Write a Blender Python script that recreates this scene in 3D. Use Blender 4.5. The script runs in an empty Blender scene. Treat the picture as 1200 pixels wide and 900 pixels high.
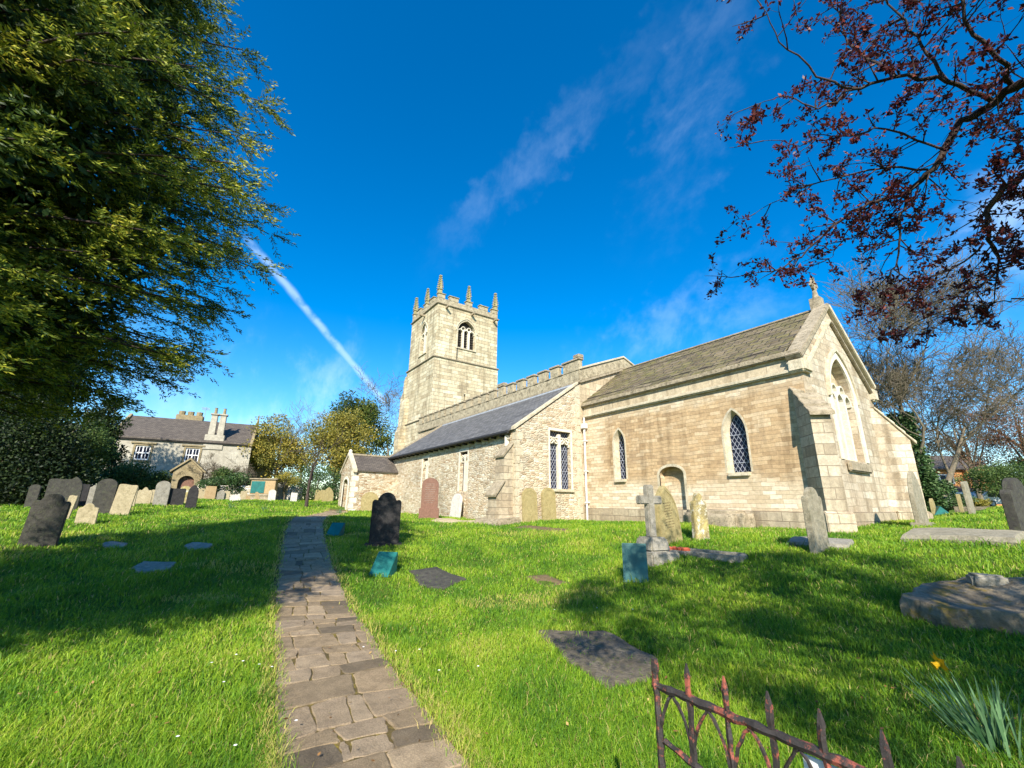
import bpy, bmesh, math, random
import numpy as np
from mathutils import Vector, Matrix
random.seed(7); rng = np.random.default_rng(7)
R = math.radians
C = bpy.context.scene
COL = C.collection
# ------------------------------------------------------------------ camera
YAW, PITCH, ROLL, FOC = R(145.13), R(15.69), R(.635), 504.0      # eye at the origin; X east, Y north
_f = np.array([math.cos(YAW)*math.cos(PITCH), math.sin(YAW)*math.cos(PITCH), math.sin(PITCH)])
_r0 = np.array([math.sin(YAW), -math.cos(YAW), 0]); _u0 = np.cross(_r0, _f)
_r = math.cos(ROLL)*_r0 + math.sin(ROLL)*_u0; _u = -math.sin(ROLL)*_r0 + math.cos(ROLL)*_u0
cd = bpy.data.cameras.new('camera'); cam = bpy.data.objects.new('camera', cd); COL.objects.link(cam)
cd.sensor_fit = 'HORIZONTAL'; cd.sensor_width = 36; cd.lens = 36*FOC/1200
cd.clip_start = .05; cd.clip_end = 3000
cam.matrix_world = Matrix(((_r[0], _u[0], -_f[0], 0), (_r[1], _u[1], -_f[1], 0), (_r[2], _u[2], -_f[2], 0), (0, 0, 0, 1)))
C.camera = cam
# ------------------------------------------------------------------ light
SUN_AZ, SUN_EL = -40.0, 35.0
w = bpy.data.worlds.new('World'); C.world = w; w.use_nodes = True
C.view_settings.view_transform = 'Standard'; C.view_settings.look = 'None'
C.view_settings.exposure = 0.92; C.view_settings.gamma = 1
sl = bpy.data.lights.new('sun', 'SUN'); sl.energy = 5.0; sl.angle = R(.5); sl.color = (1, .93, .80)
so = bpy.data.objects.new('sun', sl); COL.objects.link(so)
sdir = Vector((math.cos(R(SUN_EL))*math.cos(R(SUN_AZ)), math.cos(R(SUN_EL))*math.sin(R(SUN_AZ)), math.sin(R(SUN_EL))))
so.rotation_euler = sdir.to_track_quat('Z', 'Y').to_euler()
so.location = (20, -20, 30)
SKY_STRENGTH = .128

def ray(x, y):                      # direction through a photo pixel, used to survey where things stand
    return (_f*FOC + _r*(x-600) - _u*(y-450))/FOC
def ss(t):
    t = np.clip(t, 0, 1); return t*t*(3-2*t)
def terr0(x, y):
    x = np.asarray(x, float); y = np.asarray(y, float)
    a = ss((y-2.5)/9); b = ss((-x-7.5)/10)
    z = -1.5 + .92*(1-(1-a)*(1-b))
    r = np.hypot(x, y)
    wt = 1-ss((y+3)/12)*.95
    wt = np.maximum(wt, ss((x+7)/5)*ss((y-11)/5))
    z = z + .62*ss((r-9)/18)*wt + .5*ss((r-24)/8)*(1-wt)*ss((-x-22)/6)
    und = .035*np.sin(x*.9+1.3*np.sin(y*.5))*np.cos(y*.8+.4) + .02*np.sin(x*2.3+y*1.1)
    return z + und*ss((r-2)/4)
CTRL = []                            # surveyed spot heights: pixel of a foot, depth -> ground height
def spot(x, y, depth): p = ray(x, y)*depth; CTRL.append((p[0], p[1], p[2]))
for a_ in ((45,635,9.3),(71,624,10.6),(99,616,11.8),(117,604,14.5),(139,604,14.3),(187,592,19),(201,594,19),(223,595,18.5),(245,586,28),(167,590,20),(275,588,26),(329,588,28),(384,586,30),
           (450,632,11),(502,611,16.5),(786,637,9.2),(822,632,9.5),(962,650,7.4),(1081,613,11),(1140,603,14.5),(1204,628,8.6),(765,648,8.0),(746,691,6.6),(1104,605,17),(359,591,24),(214,586,29),(20,600,16),(1152,594,45),(150,584,31),(250,584,32),(352,584,33),(1122,592,44),(1165,596,24)): spot(*a_)
CTRL += [(-5,13,-.56),(-9,13,-.56),(-13,12.5,-.60),(-13.2,9.4,-.62),(-17,9.4,-.60),(-21,9.4,-.50),(-25.4,8.5,-.42),(-26.5,6.8,-.44),(-3.8,12.2,-.62),(-4,16,-.42),(-3.5,19,-.3),(-23,5.6,-.5),(-18.3,3.7,-.55),(-14,2.6,-.85),(-10,2,-1.3)]
_cx, _cy, _cz = (np.array(v) for v in zip(*CTRL)); _res = _cz-terr0(_cx, _cy)
def terr(x, y):
    x = np.asarray(x, float); y = np.asarray(y, float); num = np.zeros(np.broadcast(x, y).shape); den = np.full(num.shape, .12)
    for cx_, cy_, r_ in zip(_cx, _cy, _res):
        sg = 1.3+.05*math.hypot(cx_, cy_); q = np.exp(-((x-cx_)**2+(y-cy_)**2)/(2*sg*sg)); num = num+q*r_; den = den+q
    return terr0(x, y)+num/den
def G(x, y):                        # pixel -> point on the ground
    d = ray(x, y); t = .5
    while t < 90:
        p = d*t
        if p[2] < terr(p[0], p[1]): return Vector(p)
        t += .02
    return Vector(d*40)
def D(x, y, depth):                 # pixel + depth -> point of the ground under it
    p = ray(x, y)*depth
    return Vector((p[0], p[1], float(terr(p[0], p[1]))))
def P3(x, y, depth): return Vector(ray(x, y)*depth)

# ------------------------------------------------------------------ world shader
nt = w.node_tree; nt.nodes.clear(); N = nt.nodes.new; Lk = nt.links.new
def mth(nt, op, a, b=None, c=None, clamp=False):
    n = nt.nodes.new('ShaderNodeMath'); n.operation = op; n.use_clamp = clamp
    for i, v in enumerate((a, b, c)):
        if v is None: continue
        if isinstance(v, (int, float)): n.inputs[i].default_value = v
        else: nt.links.new(v, n.inputs[i])
    return n.outputs[0]
def vdot(nt, v, d):
    n = nt.nodes.new('ShaderNodeVectorMath'); n.operation = 'DOT_PRODUCT'
    nt.links.new(v, n.inputs[0]); n.inputs[1].default_value = tuple(d); return n.outputs['Value']
def smooth(nt, v, a, b):
    n = nt.nodes.new('ShaderNodeMapRange'); n.interpolation_type = 'SMOOTHERSTEP'
    nt.links.new(v, n.inputs['Value']); n.inputs['From Min'].default_value = a; n.inputs['From Max'].default_value = b
    return n.outputs['Result']
sky = N('ShaderNodeTexSky'); sky.sky_type = 'NISHITA'; sky.sun_disc = False
sky.sun_elevation = R(SUN_EL); sky.sun_rotation = R(90-SUN_AZ); sky.air_density = 1.0; sky.dust_density = .25; sky.ozone_density = 2.5
hsv = N('ShaderNodeHueSaturation'); hsv.inputs['Saturation'].default_value = 1.5; hsv.inputs['Value'].default_value = 1.0
hsv.inputs['Hue'].default_value = .502
Lk(sky.outputs[0], hsv.inputs['Color'])
tc = N('ShaderNodeTexCoord'); gv = tc.outputs['Generated']
nz = N('ShaderNodeTexNoise'); nz.inputs['Scale'].default_value = 5; nz.inputs['Detail'].default_value = 8; nz.inputs['Roughness'].default_value = .62
nz.inputs['Distortion'].default_value = .15
mp = N('ShaderNodeMapping'); mp.inputs['Scale'].default_value = (1.0, 2.2, 1.4); mp.inputs['Rotation'].default_value = (.3, .5, .9)
Lk(gv, mp.inputs[0]); Lk(mp.outputs[0], nz.inputs['Vector'])
nz2 = N('ShaderNodeTexNoise'); nz2.inputs['Scale'].default_value = 26; nz2.inputs['Detail'].default_value = 6
Lk(gv, nz2.inputs['Vector'])
def band(p, q, hw0, soft, wob, stren, endfade=.1):
    a = Vector(ray(*p)).normalized(); b = Vector(ray(*q)).normalized()
    n = a.cross(b).normalized(); along = (b-a).normalized(); m = (a+b)/2
    d = mth(nt, 'ABSOLUTE', mth(nt, 'ADD', vdot(nt, gv, n), mth(nt, 'MULTIPLY', mth(nt, 'SUBTRACT', nz2.outputs[0], .5), wob)))
    e = smooth(nt, d, hw0+soft, max(hw0-soft, 0))
    L = (b-a).length/2
    s = mth(nt, 'ABSOLUTE', mth(nt, 'SUBTRACT', vdot(nt, gv, along), float(m.dot(along))))
    f = smooth(nt, s, L+endfade, L-endfade)
    return mth(nt, 'MULTIPLY', mth(nt, 'MULTIPLY', e, f), stren)
cont = mth(nt, 'MULTIPLY', band((290, 280), (452, 473), .004, .008, .008, .40, .02), smooth(nt, nz2.outputs[0], .2, .6))
c1 = mth(nt, 'MULTIPLY', band((540, 272), (740, 80), .012, .05, .14, .10, .2), smooth(nt, nz.outputs[0], .30, .75))
c2 = mth(nt, 'MULTIPLY', band((775, 235), (850, 20), .03, .07, .20, .13, .2), smooth(nt, nz.outputs[0], .30, .75))
c3 = mth(nt, 'MULTIPLY', band((690, 440), (930, 330), .03, .09, .2, .14, .16), smooth(nt, nz.outputs[0], .40, .70))
c4 = mth(nt, 'MULTIPLY', band((1120, 300), (1250, 240), .05, .09, .2, .5, .16), smooth(nt, nz.outputs[0], .40, .70))
c5 = mth(nt, 'MULTIPLY', band((180, 470), (470, 500), .12, .12, .2, .30, .16), smooth(nt, nz.outputs[0], .40, .75))
tot = cont
for c in (c1, c2, c3, c4, c5): tot = mth(nt, 'MAXIMUM', tot, c)
mx = N('ShaderNodeMix'); mx.data_type = 'RGBA'; Lk(tot, mx.inputs[0]); Lk(hsv.outputs[0], mx.inputs[6]); mx.inputs[7].default_value = (4.6, 5.8, 7.4, 1)
bg = N('ShaderNodeBackground'); bg.inputs['Strength'].default_value = SKY_STRENGTH
Lk(mx.outputs[2], bg.inputs['Color']); wo = N('ShaderNodeOutputWorld'); Lk(bg.outputs[0], wo.inputs[0])

# ------------------------------------------------------------------ materials
def newmat(name):
    m = bpy.data.materials.new(name); m.use_nodes = True; t = m.node_tree
    b = t.nodes['Principled BSDF']; b.inputs['Roughness'].default_value = .85
    b.inputs['Specular IOR Level'].default_value = .25
    return m, t, b
def noise(t, vec, scale, detail=5, rough=.55, dist=0):
    n = t.nodes.new('ShaderNodeTexNoise'); n.inputs['Scale'].default_value = scale; n.inputs['Detail'].default_value = detail
    n.inputs['Roughness'].default_value = rough; n.inputs['Distortion'].default_value = dist
    if vec is not None: t.links.new(vec, n.inputs['Vector'])
    return n
def ramp(t, fac, stops):
    n = t.nodes.new('ShaderNodeValToRGB'); t.links.new(fac, n.inputs[0]); e = n.color_ramp.elements
    while len(e) < len(stops): e.new(.5)
    for k, (p, c) in enumerate(stops):
        e[k].position = p; e[k].color = (*c, 1) if not isinstance(c, (int, float)) else (c, c, c, 1)
    return n.outputs[0]
def mixc(t, fac, a, b, mode='MIX'):
    n = t.nodes.new('ShaderNodeMix'); n.data_type = 'RGBA'; n.blend_type = mode
    for i, v in ((0, fac), (6, a), (7, b)):
        if isinstance(v, (int, float)): n.inputs[i].default_value = v
        elif isinstance(v, tuple): n.inputs[i].default_value = (*v, 1)
        else: t.links.new(v, n.inputs[i])
    return n.outputs[2]
def bump(t, b, h, strength=.5, dist=.02):
    n = t.nodes.new('ShaderNodeBump'); n.inputs['Strength'].default_value = strength; n.inputs['Distance'].default_value = dist
    t.links.new(h, n.inputs['Height']); t.links.new(n.outputs[0], b.inputs['Normal']); return n
def uvco(t): return t.nodes.new('ShaderNodeTexCoord').outputs['UV']
def geo(t): return t.nodes.new('ShaderNodeNewGeometry').outputs['Position']

def masonry(name, cols, bw, bh, mort, mcol, wob=.03, bumpd=.02, stain=(.10, .09, .07), stain_amt=.5, lichen=.0, warm=None, low=None, mstr=.8):
    m, t, b = newmat(name); uv = uvco(t); P = geo(t)
    nw = noise(t, P, 1.6, 3); 
    sub = t.nodes.new('ShaderNodeVectorMath'); sub.operation = 'SUBTRACT'; t.links.new(nw.outputs['Color'], sub.inputs[0]); sub.inputs[1].default_value = (.5, .5, .5)
    sc = t.nodes.new('ShaderNodeVectorMath'); sc.operation = 'SCALE'; t.links.new(sub.outputs[0], sc.inputs[0]); sc.inputs['Scale'].default_value = wob
    ad = t.nodes.new('ShaderNodeVectorMath'); ad.operation = 'ADD'; t.links.new(uv, ad.inputs[0]); t.links.new(sc.outputs[0], ad.inputs[1])
    br = t.nodes.new('ShaderNodeTexBrick'); t.links.new(ad.outputs[0], br.inputs['Vector'])
    br.inputs['Scale'].default_value = 1; br.inputs['Brick Width'].default_value = bw; br.inputs['Row Height'].default_value = bh
    br.inputs['Mortar Size'].default_value = mort; br.inputs['Mortar Smooth'].default_value = .4
    br.inputs['Color1'].default_value = (0, 0, 0, 1); br.inputs['Color2'].default_value = (1, 1, 1, 1); br.inputs['Mortar'].default_value = (.5, .5, .5, 1)
    br.offset = .43; br.squash = 1.35; br.squash_frequency = 3
    cellv = br.outputs['Color']
    nb = noise(t, P, .55, 4); nf = noise(t, P, 9, 6, .7); nff = noise(t, P, 45, 4, .7)
    v = mth(t, 'ADD', mth(t, 'MULTIPLY', cellv, .55), mth(t, 'MULTIPLY', nb.outputs[0], .45))
    base = ramp(t, v, [(i/(len(cols)-1)*.8+.1, c) for i, c in enumerate(cols)])
    fine = ramp(t, nf.outputs[0], [(.3, .62), (.7, 1.25)])
    base = mixc(t, .75, base, fine, 'MULTIPLY')
    fine2 = ramp(t, nff.outputs[0], [(.35, .7), (.65, 1.2)])
    base = mixc(t, .5, base, fine2, 'MULTIPLY')
    mask = ramp(t, noise(t, P, 1.3, 7, .65, .6).outputs[0], [(.50, 0.), (.72, 1.)])
    mps = t.nodes.new('ShaderNodeMapping'); mps.inputs['Scale'].default_value = (2.6, 2.6, .28); t.links.new(P, mps.inputs[0])
    base = mixc(t, .8, base, ramp(t, noise(t, mps.outputs[0], 1.0, 7, .7).outputs[0], [(.34, (.48, .45, .40)), (.50, (.95, .94, .92)), (.75, (1.10, 1.08, 1.03))]), 'MULTIPLY')
    base = mixc(t, mth(t, 'MULTIPLY', mask, stain_amt), base, stain)
    if lichen:
        mk = ramp(t, noise(t, P, 7, 6, .7).outputs[0], [(.58, 0.), (.66, 1.)])
        base = mixc(t, mth(t, 'MULTIPLY', mk, lichen), base, (.34, .30, .08))
    if warm:
        mk = ramp(t, noise(t, P, .45, 4, .5).outputs[0], [(.42, 0.), (.62, 1.)])
        base = mixc(t, mth(t, 'MULTIPLY', mk, .75), base, warm)
    if low:
        sx = t.nodes.new('ShaderNodeSeparateXYZ'); t.links.new(P, sx.inputs[0]); nn = noise(t, P, .9, 5, .6)
        hz = smooth(t, mth(t, 'ADD', sx.outputs[2], mth(t, 'MULTIPLY', nn.outputs[0], 1.6)), 2.1, 1.2)
        hx = smooth(t, mth(t, 'ADD', sx.outputs[0], mth(t, 'MULTIPLY', nn.outputs[0], 2.5)), -10.2, -11.4)
        ht = smooth(t, mth(t, 'ADD', sx.outputs[2], mth(t, 'MULTIPLY', nn.outputs[0], .9)), 3.55, 3.95)
        lowc = ramp(t, v, [(.15, (.44, .34, .21)), (.5, (.60, .50, .35)), (.85, (.74, .66, .51))])
        lowc = mixc(t, .75, lowc, fine, 'MULTIPLY')
        base = mixc(t, mth(t, 'MULTIPLY', mth(t, 'MAXIMUM', mth(t, 'MAXIMUM', hz, mth(t, 'MULTIPLY', hx, .7)), mth(t, 'MULTIPLY', ht, .7)), .9), base, lowc)
    base = mixc(t, mth(t, 'MULTIPLY', br.outputs['Fac'], mstr), base, mcol)
    t.links.new(base, b.inputs['Base Color'])
    h = mth(t, 'ADD', mth(t, 'MULTIPLY', mth(t, 'SUBTRACT', 1., br.outputs['Fac']), .8), mth(t, 'MULTIPLY', nf.outputs[0], .7))
    h = mth(t, 'ADD', h, mth(t, 'MULTIPLY', cellv, .3))
    bump(t, b, h, .9, bumpd); b.inputs['Roughness'].default_value = .92
    return m
def rubble(name, cols, su, sv, mcol, bumpd=.03, stain=(.10, .085, .065), stain_amt=.45):
    m, t, b = newmat(name); uv = uvco(t); P = geo(t)
    nw = noise(t, P, 2.2, 3)
    mpn = t.nodes.new('ShaderNodeMapping'); mpn.inputs['Scale'].default_value = (su, sv, 1); t.links.new(uv, mpn.inputs[0])
    sc = t.nodes.new('ShaderNodeVectorMath'); sc.operation = 'SCALE'; t.links.new(nw.outputs['Color'], sc.inputs[0]); sc.inputs['Scale'].default_value = .5
    ad = t.nodes.new('ShaderNodeVectorMath'); ad.operation = 'ADD'; t.links.new(mpn.outputs[0], ad.inputs[0]); t.links.new(sc.outputs[0], ad.inputs[1])
    outs = []
    for ft in ('F1', 'DISTANCE_TO_EDGE'):
        vo = t.nodes.new('ShaderNodeTexVoronoi'); vo.voronoi_dimensions = '2D'; vo.feature = ft; vo.inputs['Scale'].default_value = 1
        vo.inputs['Randomness'].default_value = .85; t.links.new(ad.outputs[0], vo.inputs['Vector']); outs.append(vo)
    sp = t.nodes.new('ShaderNodeSeparateColor'); t.links.new(outs[0].outputs['Color'], sp.inputs[0])
    base = ramp(t, sp.outputs[0], [(i/(len(cols)-1), c) for i, c in enumerate(cols)])
    nf = noise(t, P, 12, 6, .7)
    base = mixc(t, .8, base, ramp(t, nf.outputs[0], [(.3, .6), (.7, 1.3)]), 'MULTIPLY')
    mask = ramp(t, noise(t, P, 1.0, 7, .65, .6).outputs[0], [(.48, 0.), (.70, 1.)])
    base = mixc(t, mth(t, 'MULTIPLY', mask, stain_amt), base, stain)
    e = ramp(t, outs[1].outputs['Distance'], [(.02, 1.), (.09, 0.)])
    base = mixc(t, mth(t, 'MULTIPLY', e, .5), base, mcol)
    t.links.new(base, b.inputs['Base Color'])
    h = mth(t, 'ADD', mth(t, 'MINIMUM', mth(t, 'MULTIPLY', outs[1].outputs['Distance'], 4), .8), mth(t, 'MULTIPLY', nf.outputs[0], .6))
    h = mth(t, 'ADD', h, mth(t, 'MULTIPLY', sp.outputs[1], .5))
    bump(t, b, h, 1, bumpd); b.inputs['Roughness'].default_value = .95
    return m
def stone(name, c0, c1, spots=None, spot_amt=.6, scale=6, bd=.01, rough=.9):
    m, t, b = newmat(name); oc = t.nodes.new('ShaderNodeTexCoord').outputs['Object']
    oi = t.nodes.new('ShaderNodeObjectInfo')
    av = t.nodes.new('ShaderNodeVectorMath'); av.operation = 'ADD'; t.links.new(oc, av.inputs[0]); t.links.new(oi.outputs['Location'], av.inputs[1])
    v = av.outputs[0]
    n1 = noise(t, v, scale, 8, .7, .4); n2 = noise(t, v, scale*7, 5, .7)
    base = ramp(t, n1.outputs[0], [(.3, c0), (.7, c1)])
    base = mixc(t, .6, base, ramp(t, n2.outputs[0], [(.3, .6), (.7, 1.3)]), 'MULTIPLY')
    if spots:
        mk = ramp(t, noise(t, v, scale*1.7, 8, .75).outputs[0], [(.52, 0.), (.60, 1.)])
        base = mixc(t, mth(t, 'MULTIPLY', mk, spot_amt), base, spots)
    t.links.new(base, b.inputs['Base Color']); b.inputs['Roughness'].default_value = rough
    bump(t, b, mth(t, 'ADD', n1.outputs[0], mth(t, 'MULTIPLY', n2.outputs[0], .35)), .8, bd*3)
    return m
def flat(name, c, rough=.7, metal=0, nscale=20, var=.25, spec=.25):
    m, t, b = newmat(name); n = noise(t, geo(t), nscale, 5, .6)
    t.links.new(mixc(t, 1., (*c,), ramp(t, n.outputs[0], [(.3, 1-var), (.7, 1+var)]), 'MULTIPLY'), b.inputs['Base Color'])
    b.inputs['Roughness'].default_value = rough; b.inputs['Metallic'].default_value = metal; b.inputs['Specular IOR Level'].default_value = spec
    return m
def slates(name, cols, bw, bh, bd, moss=None, moss_amt=.5):
    m, t, b = newmat(name); uv = uvco(t); P = geo(t)
    br = t.nodes.new('ShaderNodeTexBrick'); t.links.new(uv, br.inputs['Vector']); br.inputs['Scale'].default_value = 1
    br.inputs['Brick Width'].default_value = bw; br.inputs['Row Height'].default_value = bh; br.inputs['Mortar Size'].default_value = bh*.07
    br.inputs['Color1'].default_value = (0, 0, 0, 1); br.inputs['Color2'].default_value = (1, 1, 1, 1); br.inputs['Mortar'].default_value = (0, 0, 0, 1); br.inputs['Mortar Smooth'].default_value = .2
    nf = noise(t, P, 6, 6, .7)
    v = mth(t, 'ADD', mth(t, 'MULTIPLY', br.outputs['Color'], .5), mth(t, 'MULTIPLY', nf.outputs[0], .5))
    base = ramp(t, v, [(i/(len(cols)-1)*.7+.15, c) for i, c in enumerate(cols)])
    if moss:
        mk = ramp(t, noise(t, P, 2.2, 7, .7, .5).outputs[0], [(.46, 0.), (.62, 1.)])
        base = mixc(t, mth(t, 'MULTIPLY', mk, moss_amt), base, moss)
    base = mixc(t, mth(t, 'MULTIPLY', br.outputs['Fac'], .85), base, (.02, .02, .02))
    t.links.new(base, b.inputs['Base Color'])
    sx = t.nodes.new('ShaderNodeSeparateXYZ'); t.links.new(uv, sx.inputs[0])
    saw = mth(t, 'FRACT', mth(t, 'DIVIDE', sx.outputs[1], bh))
    h = mth(t, 'ADD', mth(t, 'SUBTRACT', 1., saw), mth(t, 'MULTIPLY', br.outputs['Color'], .25))
    h = mth(t, 'ADD', h, mth(t, 'MULTIPLY', nf.outputs[0], .25))
    bump(t, b, h, 1, bd); b.inputs['Roughness'].default_value = .75
    return m
def leafmat(name, stops, trans=.35, rough=.55, attr='rnd'):
    m = bpy.data.materials.new(name); m.use_nodes = True; t = m.node_tree; b = t.nodes['Principled BSDF']; out = t.nodes['Material Output']
    at = t.nodes.new('ShaderNodeAttribute'); at.attribute_name = attr
    col = ramp(t, at.outputs['Fac'], stops); t.links.new(col, b.inputs['Base Color']); b.inputs['Roughness'].default_value = rough
    b.inputs['Specular IOR Level'].default_value = .25
    tr = t.nodes.new('ShaderNodeBsdfTranslucent'); t.links.new(col, tr.inputs[0])
    mxs = t.nodes.new('ShaderNodeMixShader'); mxs.inputs[0].default_value = trans
    t.links.new(b.outputs[0], mxs.inputs[1]); t.links.new(tr.outputs[0], mxs.inputs[2]); t.links.new(mxs.outputs[0], out.inputs[0])
    return m

M = {}
M['tower'] = masonry('tower_stone', [(.34, .27, .17), (.52, .44, .29), (.62, .55, .38), (.73, .67, .50)], .62, .29, .012, (.24, .20, .14), .05, .03, (.15, .125, .085), .45)
M['ashlar'] = masonry('honey_ashlar', [(.32, .225, .13), (.49, .34, .19), (.56, .405, .235), (.68, .54, .36)], .36, .118, .004, (.42, .32, .20), .12, .016, (.30, .23, .16), .4, 0, low=True, mstr=.3)
M['cream'] = masonry('cream_ashlar', [(.42, .33, .21), (.55, .46, .32), (.62, .54, .40)], .85, .33, .008, (.30, .23, .15), .03, .012, (.24, .18, .11), .35)
M['east'] = masonry('east_wall_stone', [(.34, .27, .18), (.48, .40, .29), (.57, .50, .38), (.66, .61, .51)], .5, .22, .009, (.40, .32, .22), .14, .025, (.26, .18, .10), .6, mstr=.6)
M['plinth'] = masonry('plinth_stone', [(.36, .28, .19), (.46, .39, .28), (.56, .48, .35)], .75, .25, .01, (.2, .16, .11), .05, .02, (.24, .20, .15), .7)
M['buttress'] = masonry('buttress_stone', [(.29, .24, .17), (.42, .36, .26), (.54, .48, .37)], .5, .27, .01, (.24, .19, .13), .05, .02, (.2, .16, .11), .4)
M['rubble'] = rubble('rubble_wall', [(.40, .30, .18), (.54, .44, .30), (.62, .54, .39), (.48, .36, .23), (.70, .64, .50), (.42, .29, .17)], 4.6, 13, (.60, .53, .40), .022)
M['rubble_w'] = rubble('rubble_wall_warm', [(.33, .23, .13), (.50, .42, .29), (.58, .51, .37), (.36, .22, .11), (.66, .60, .47), (.48, .36, .22)], 4.8, 13.5, (.58, .50, .37), .022)
M['trim'] = stone('dressed_stone', (.40, .34, .23), (.62, .55, .41), (.2, .17, .11), .35, 4, .006)
M['parapet'] = stone('parapet_stone', (.24, .20, .13), (.52, .45, .31), (.12, .10, .065), .7, 3.2, .01)
M['trimw'] = stone('pale_dressed_stone', (.58, .52, .40), (.74, .69, .57), (.4, .34, .24), .25, 4, .005)
M['pinn'] = stone('weathered_pinnacle_stone', (.22, .19, .09), (.46, .40, .22), (.10, .09, .04), .6, 6, .01)
M['coping'] = stone('mossy_coping_stone', (.22, .18, .12), (.44, .37, .26), (.10, .085, .05), .6, 5, .012)
M['slate'] = slates('grey_slate', [(.07, .07, .072), (.125, .124, .125), (.19, .187, .185)], .3, .16, .012, (.10, .095, .08), .3)
M['slate_h'] = slates('brown_house_tiles', [(.075, .062, .052), (.11, .092, .075), (.15, .125, .10)], .25, .14, .012)
M['stoneslate'] = slates('mossy_stone_slates', [(.075, .06, .038), (.16, .125, .075), (.25, .20, .125)], .42, .27, .05, (.17, .16, .04), .6)
M['lead'] = flat('lead_flashing', (.42, .43, .45), .55, .2, 6)
M['darkgutter'] = flat('dark_iron_gutter', (.03, .028, .026), .6)
M['whitepipe'] = flat('painted_pipe', (.62, .58, .54), .5, 0, 8)
M['leadlat'] = flat('pale_lead_lattice', (.34, .36, .42), .5)
def glassmat():
    m, t, b = newmat('dark_window_glass'); n = noise(t, geo(t), 5, 3)
    t.links.new(ramp(t, n.outputs[0], [(.3, (.004, .005, .012)), (.7, (.016, .02, .045))]), b.inputs['Base Color'])
    b.inputs['Roughness'].default_value = .3; b.inputs['Specular IOR Level'].default_value = .2
    bump(t, b, n.outputs[0], .2, .02); return m
M['glass'] = glassmat()
M['dark'] = flat('dark_louvre', (.035, .03, .026), .9)
M['door'] = flat('dark_oak_door', (.06, .03, .025), .7)
M['shell'] = flat('white_paint', (.75, .75, .74), .5, 0, 4, .05)
M['render'] = stone('weathered_pale_render', (.34, .31, .24), (.47, .44, .36), (.26, .23, .18), .5, .7, .004)
M['htrim'] = stone('house_ochre_stone', (.20, .16, .085), (.34, .28, .17), (.13, .10, .06), .5, 3, .006)
M['bark'] = stone('grey_bark', (.10, .08, .055), (.22, .18, .13), (.12, .13, .05), .4, 5, .02)
M['barkdark'] = stone('dark_bark', (.035, .025, .022), (.085, .06, .05), None, 0, 9, .01)
M['iron'] = stone('rusty_flaking_iron', (.022, .02, .02), (.05, .042, .04), (.32, .09, .06), .9, 9, .003, .55)
M['soil'] = stone('soil', (.10, .075, .04), (.2, .14, .07), None, 0, 8, .01)
M['teal'] = flat('teal_plastic', (.008, .115, .105), .45, 0, 5, .3, .4)
M['brick'] = masonry('orange_brick', [(.50, .19, .06), (.62, .27, .09), (.68, .33, .13)], .22, .075, .006, (.4, .3, .2), .0, .004, (.3, .12, .06), .2)
M['brownst'] = stone('polished_brown_granite', (.13, .065, .045), (.24, .13, .09), None, 0, 14, .002, .45)
def groundmat():
    m, t, b = newmat('turf_ground'); P = geo(t)
    n1 = noise(t, P, .8, 6, .6); n2 = noise(t, P, 14, 6, .7); n3 = noise(t, P, 60, 3, .7)
    base = ramp(t, n1.outputs[0], [(.25, (.05, .11, .012)), (.5, (.11, .19, .016)), (.78, (.20, .24, .025))])
    base = mixc(t, .9, base, ramp(t, n2.outputs[0], [(.3, .45), (.7, 1.5)]), 'MULTIPLY')
    base = mixc(t, .7, base, ramp(t, n3.outputs[0], [(.3, .5), (.7, 1.4)]), 'MULTIPLY')
    mk = ramp(t, noise(t, P, 1.1, 7, .7).outputs[0], [(.63, 0.), (.72, 1.)])
    base = mixc(t, mth(t, 'MULTIPLY', mk, .4), base, (.15, .12, .04))
    t.links.new(base, b.inputs['Base Color']); b.inputs['Roughness'].default_value = 1
    bump(t, b, mth(t, 'ADD', n2.outputs[0], n3.outputs[0]), 1, .06); return m
M['ground'] = groundmat()
def slabmat():
    m, t, b = newmat('path_flagstone'); P = geo(t); at = t.nodes.new('ShaderNodeAttribute'); at.attribute_name = 'rnd'
    base = ramp(t, at.outputs['Fac'], [(0, (.12, .095, .065)), (.15, (.24, .18, .11)), (.5, (.32, .235, .14)), (.8, (.28, .215, .145)), (1, (.40, .30, .185))])
    n1 = noise(t, P, 7, 7, .7); n2 = noise(t, P, 90, 4, .8)
    base = mixc(t, .8, base, ramp(t, n1.outputs[0], [(.3, .6), (.7, 1.3)]), 'MULTIPLY')
    base = mixc(t, .7, base, ramp(t, n2.outputs[0], [(.35, .55), (.65, 1.35)]), 'MULTIPLY')
    mk = ramp(t, noise(t, P, 3.1, 8, .75).outputs[0], [(.56, 0.), (.68, 1.)])
    base = mixc(t, mth(t, 'MULTIPLY', mk, .5), base, (.13, .09, .045))
    t.links.new(base, b.inputs['Base Color']); bump(t, b, mth(t, 'ADD', n1.outputs[0], n2.outputs[0]), .9, .012); return m
M['slab'] = slabmat()
M['joint'] = stone('mossy_joint', (.06, .05, .025), (.17, .12, .035), (.28, .22, .03), .6, 6, .01)
M['grass'] = leafmat('grass_blade', [(0, (.04, .12, .012)), (.25, (.10, .235, .016)), (.5, (.205, .365, .02)), (.8, (.38, .48, .04)), (1, (.56, .44, .17))], .35, .5)
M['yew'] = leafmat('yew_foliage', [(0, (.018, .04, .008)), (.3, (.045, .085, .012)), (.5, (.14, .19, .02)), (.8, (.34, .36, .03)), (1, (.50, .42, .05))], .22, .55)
M['evergreen'] = leafmat('shaded_evergreen_foliage', [(0, (.006, .014, .004)), (.6, (.016, .03, .008)), (1, (.05, .075, .015))], .1)  # colour darkened to stand in for the yew's shadow over these trees
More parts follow.
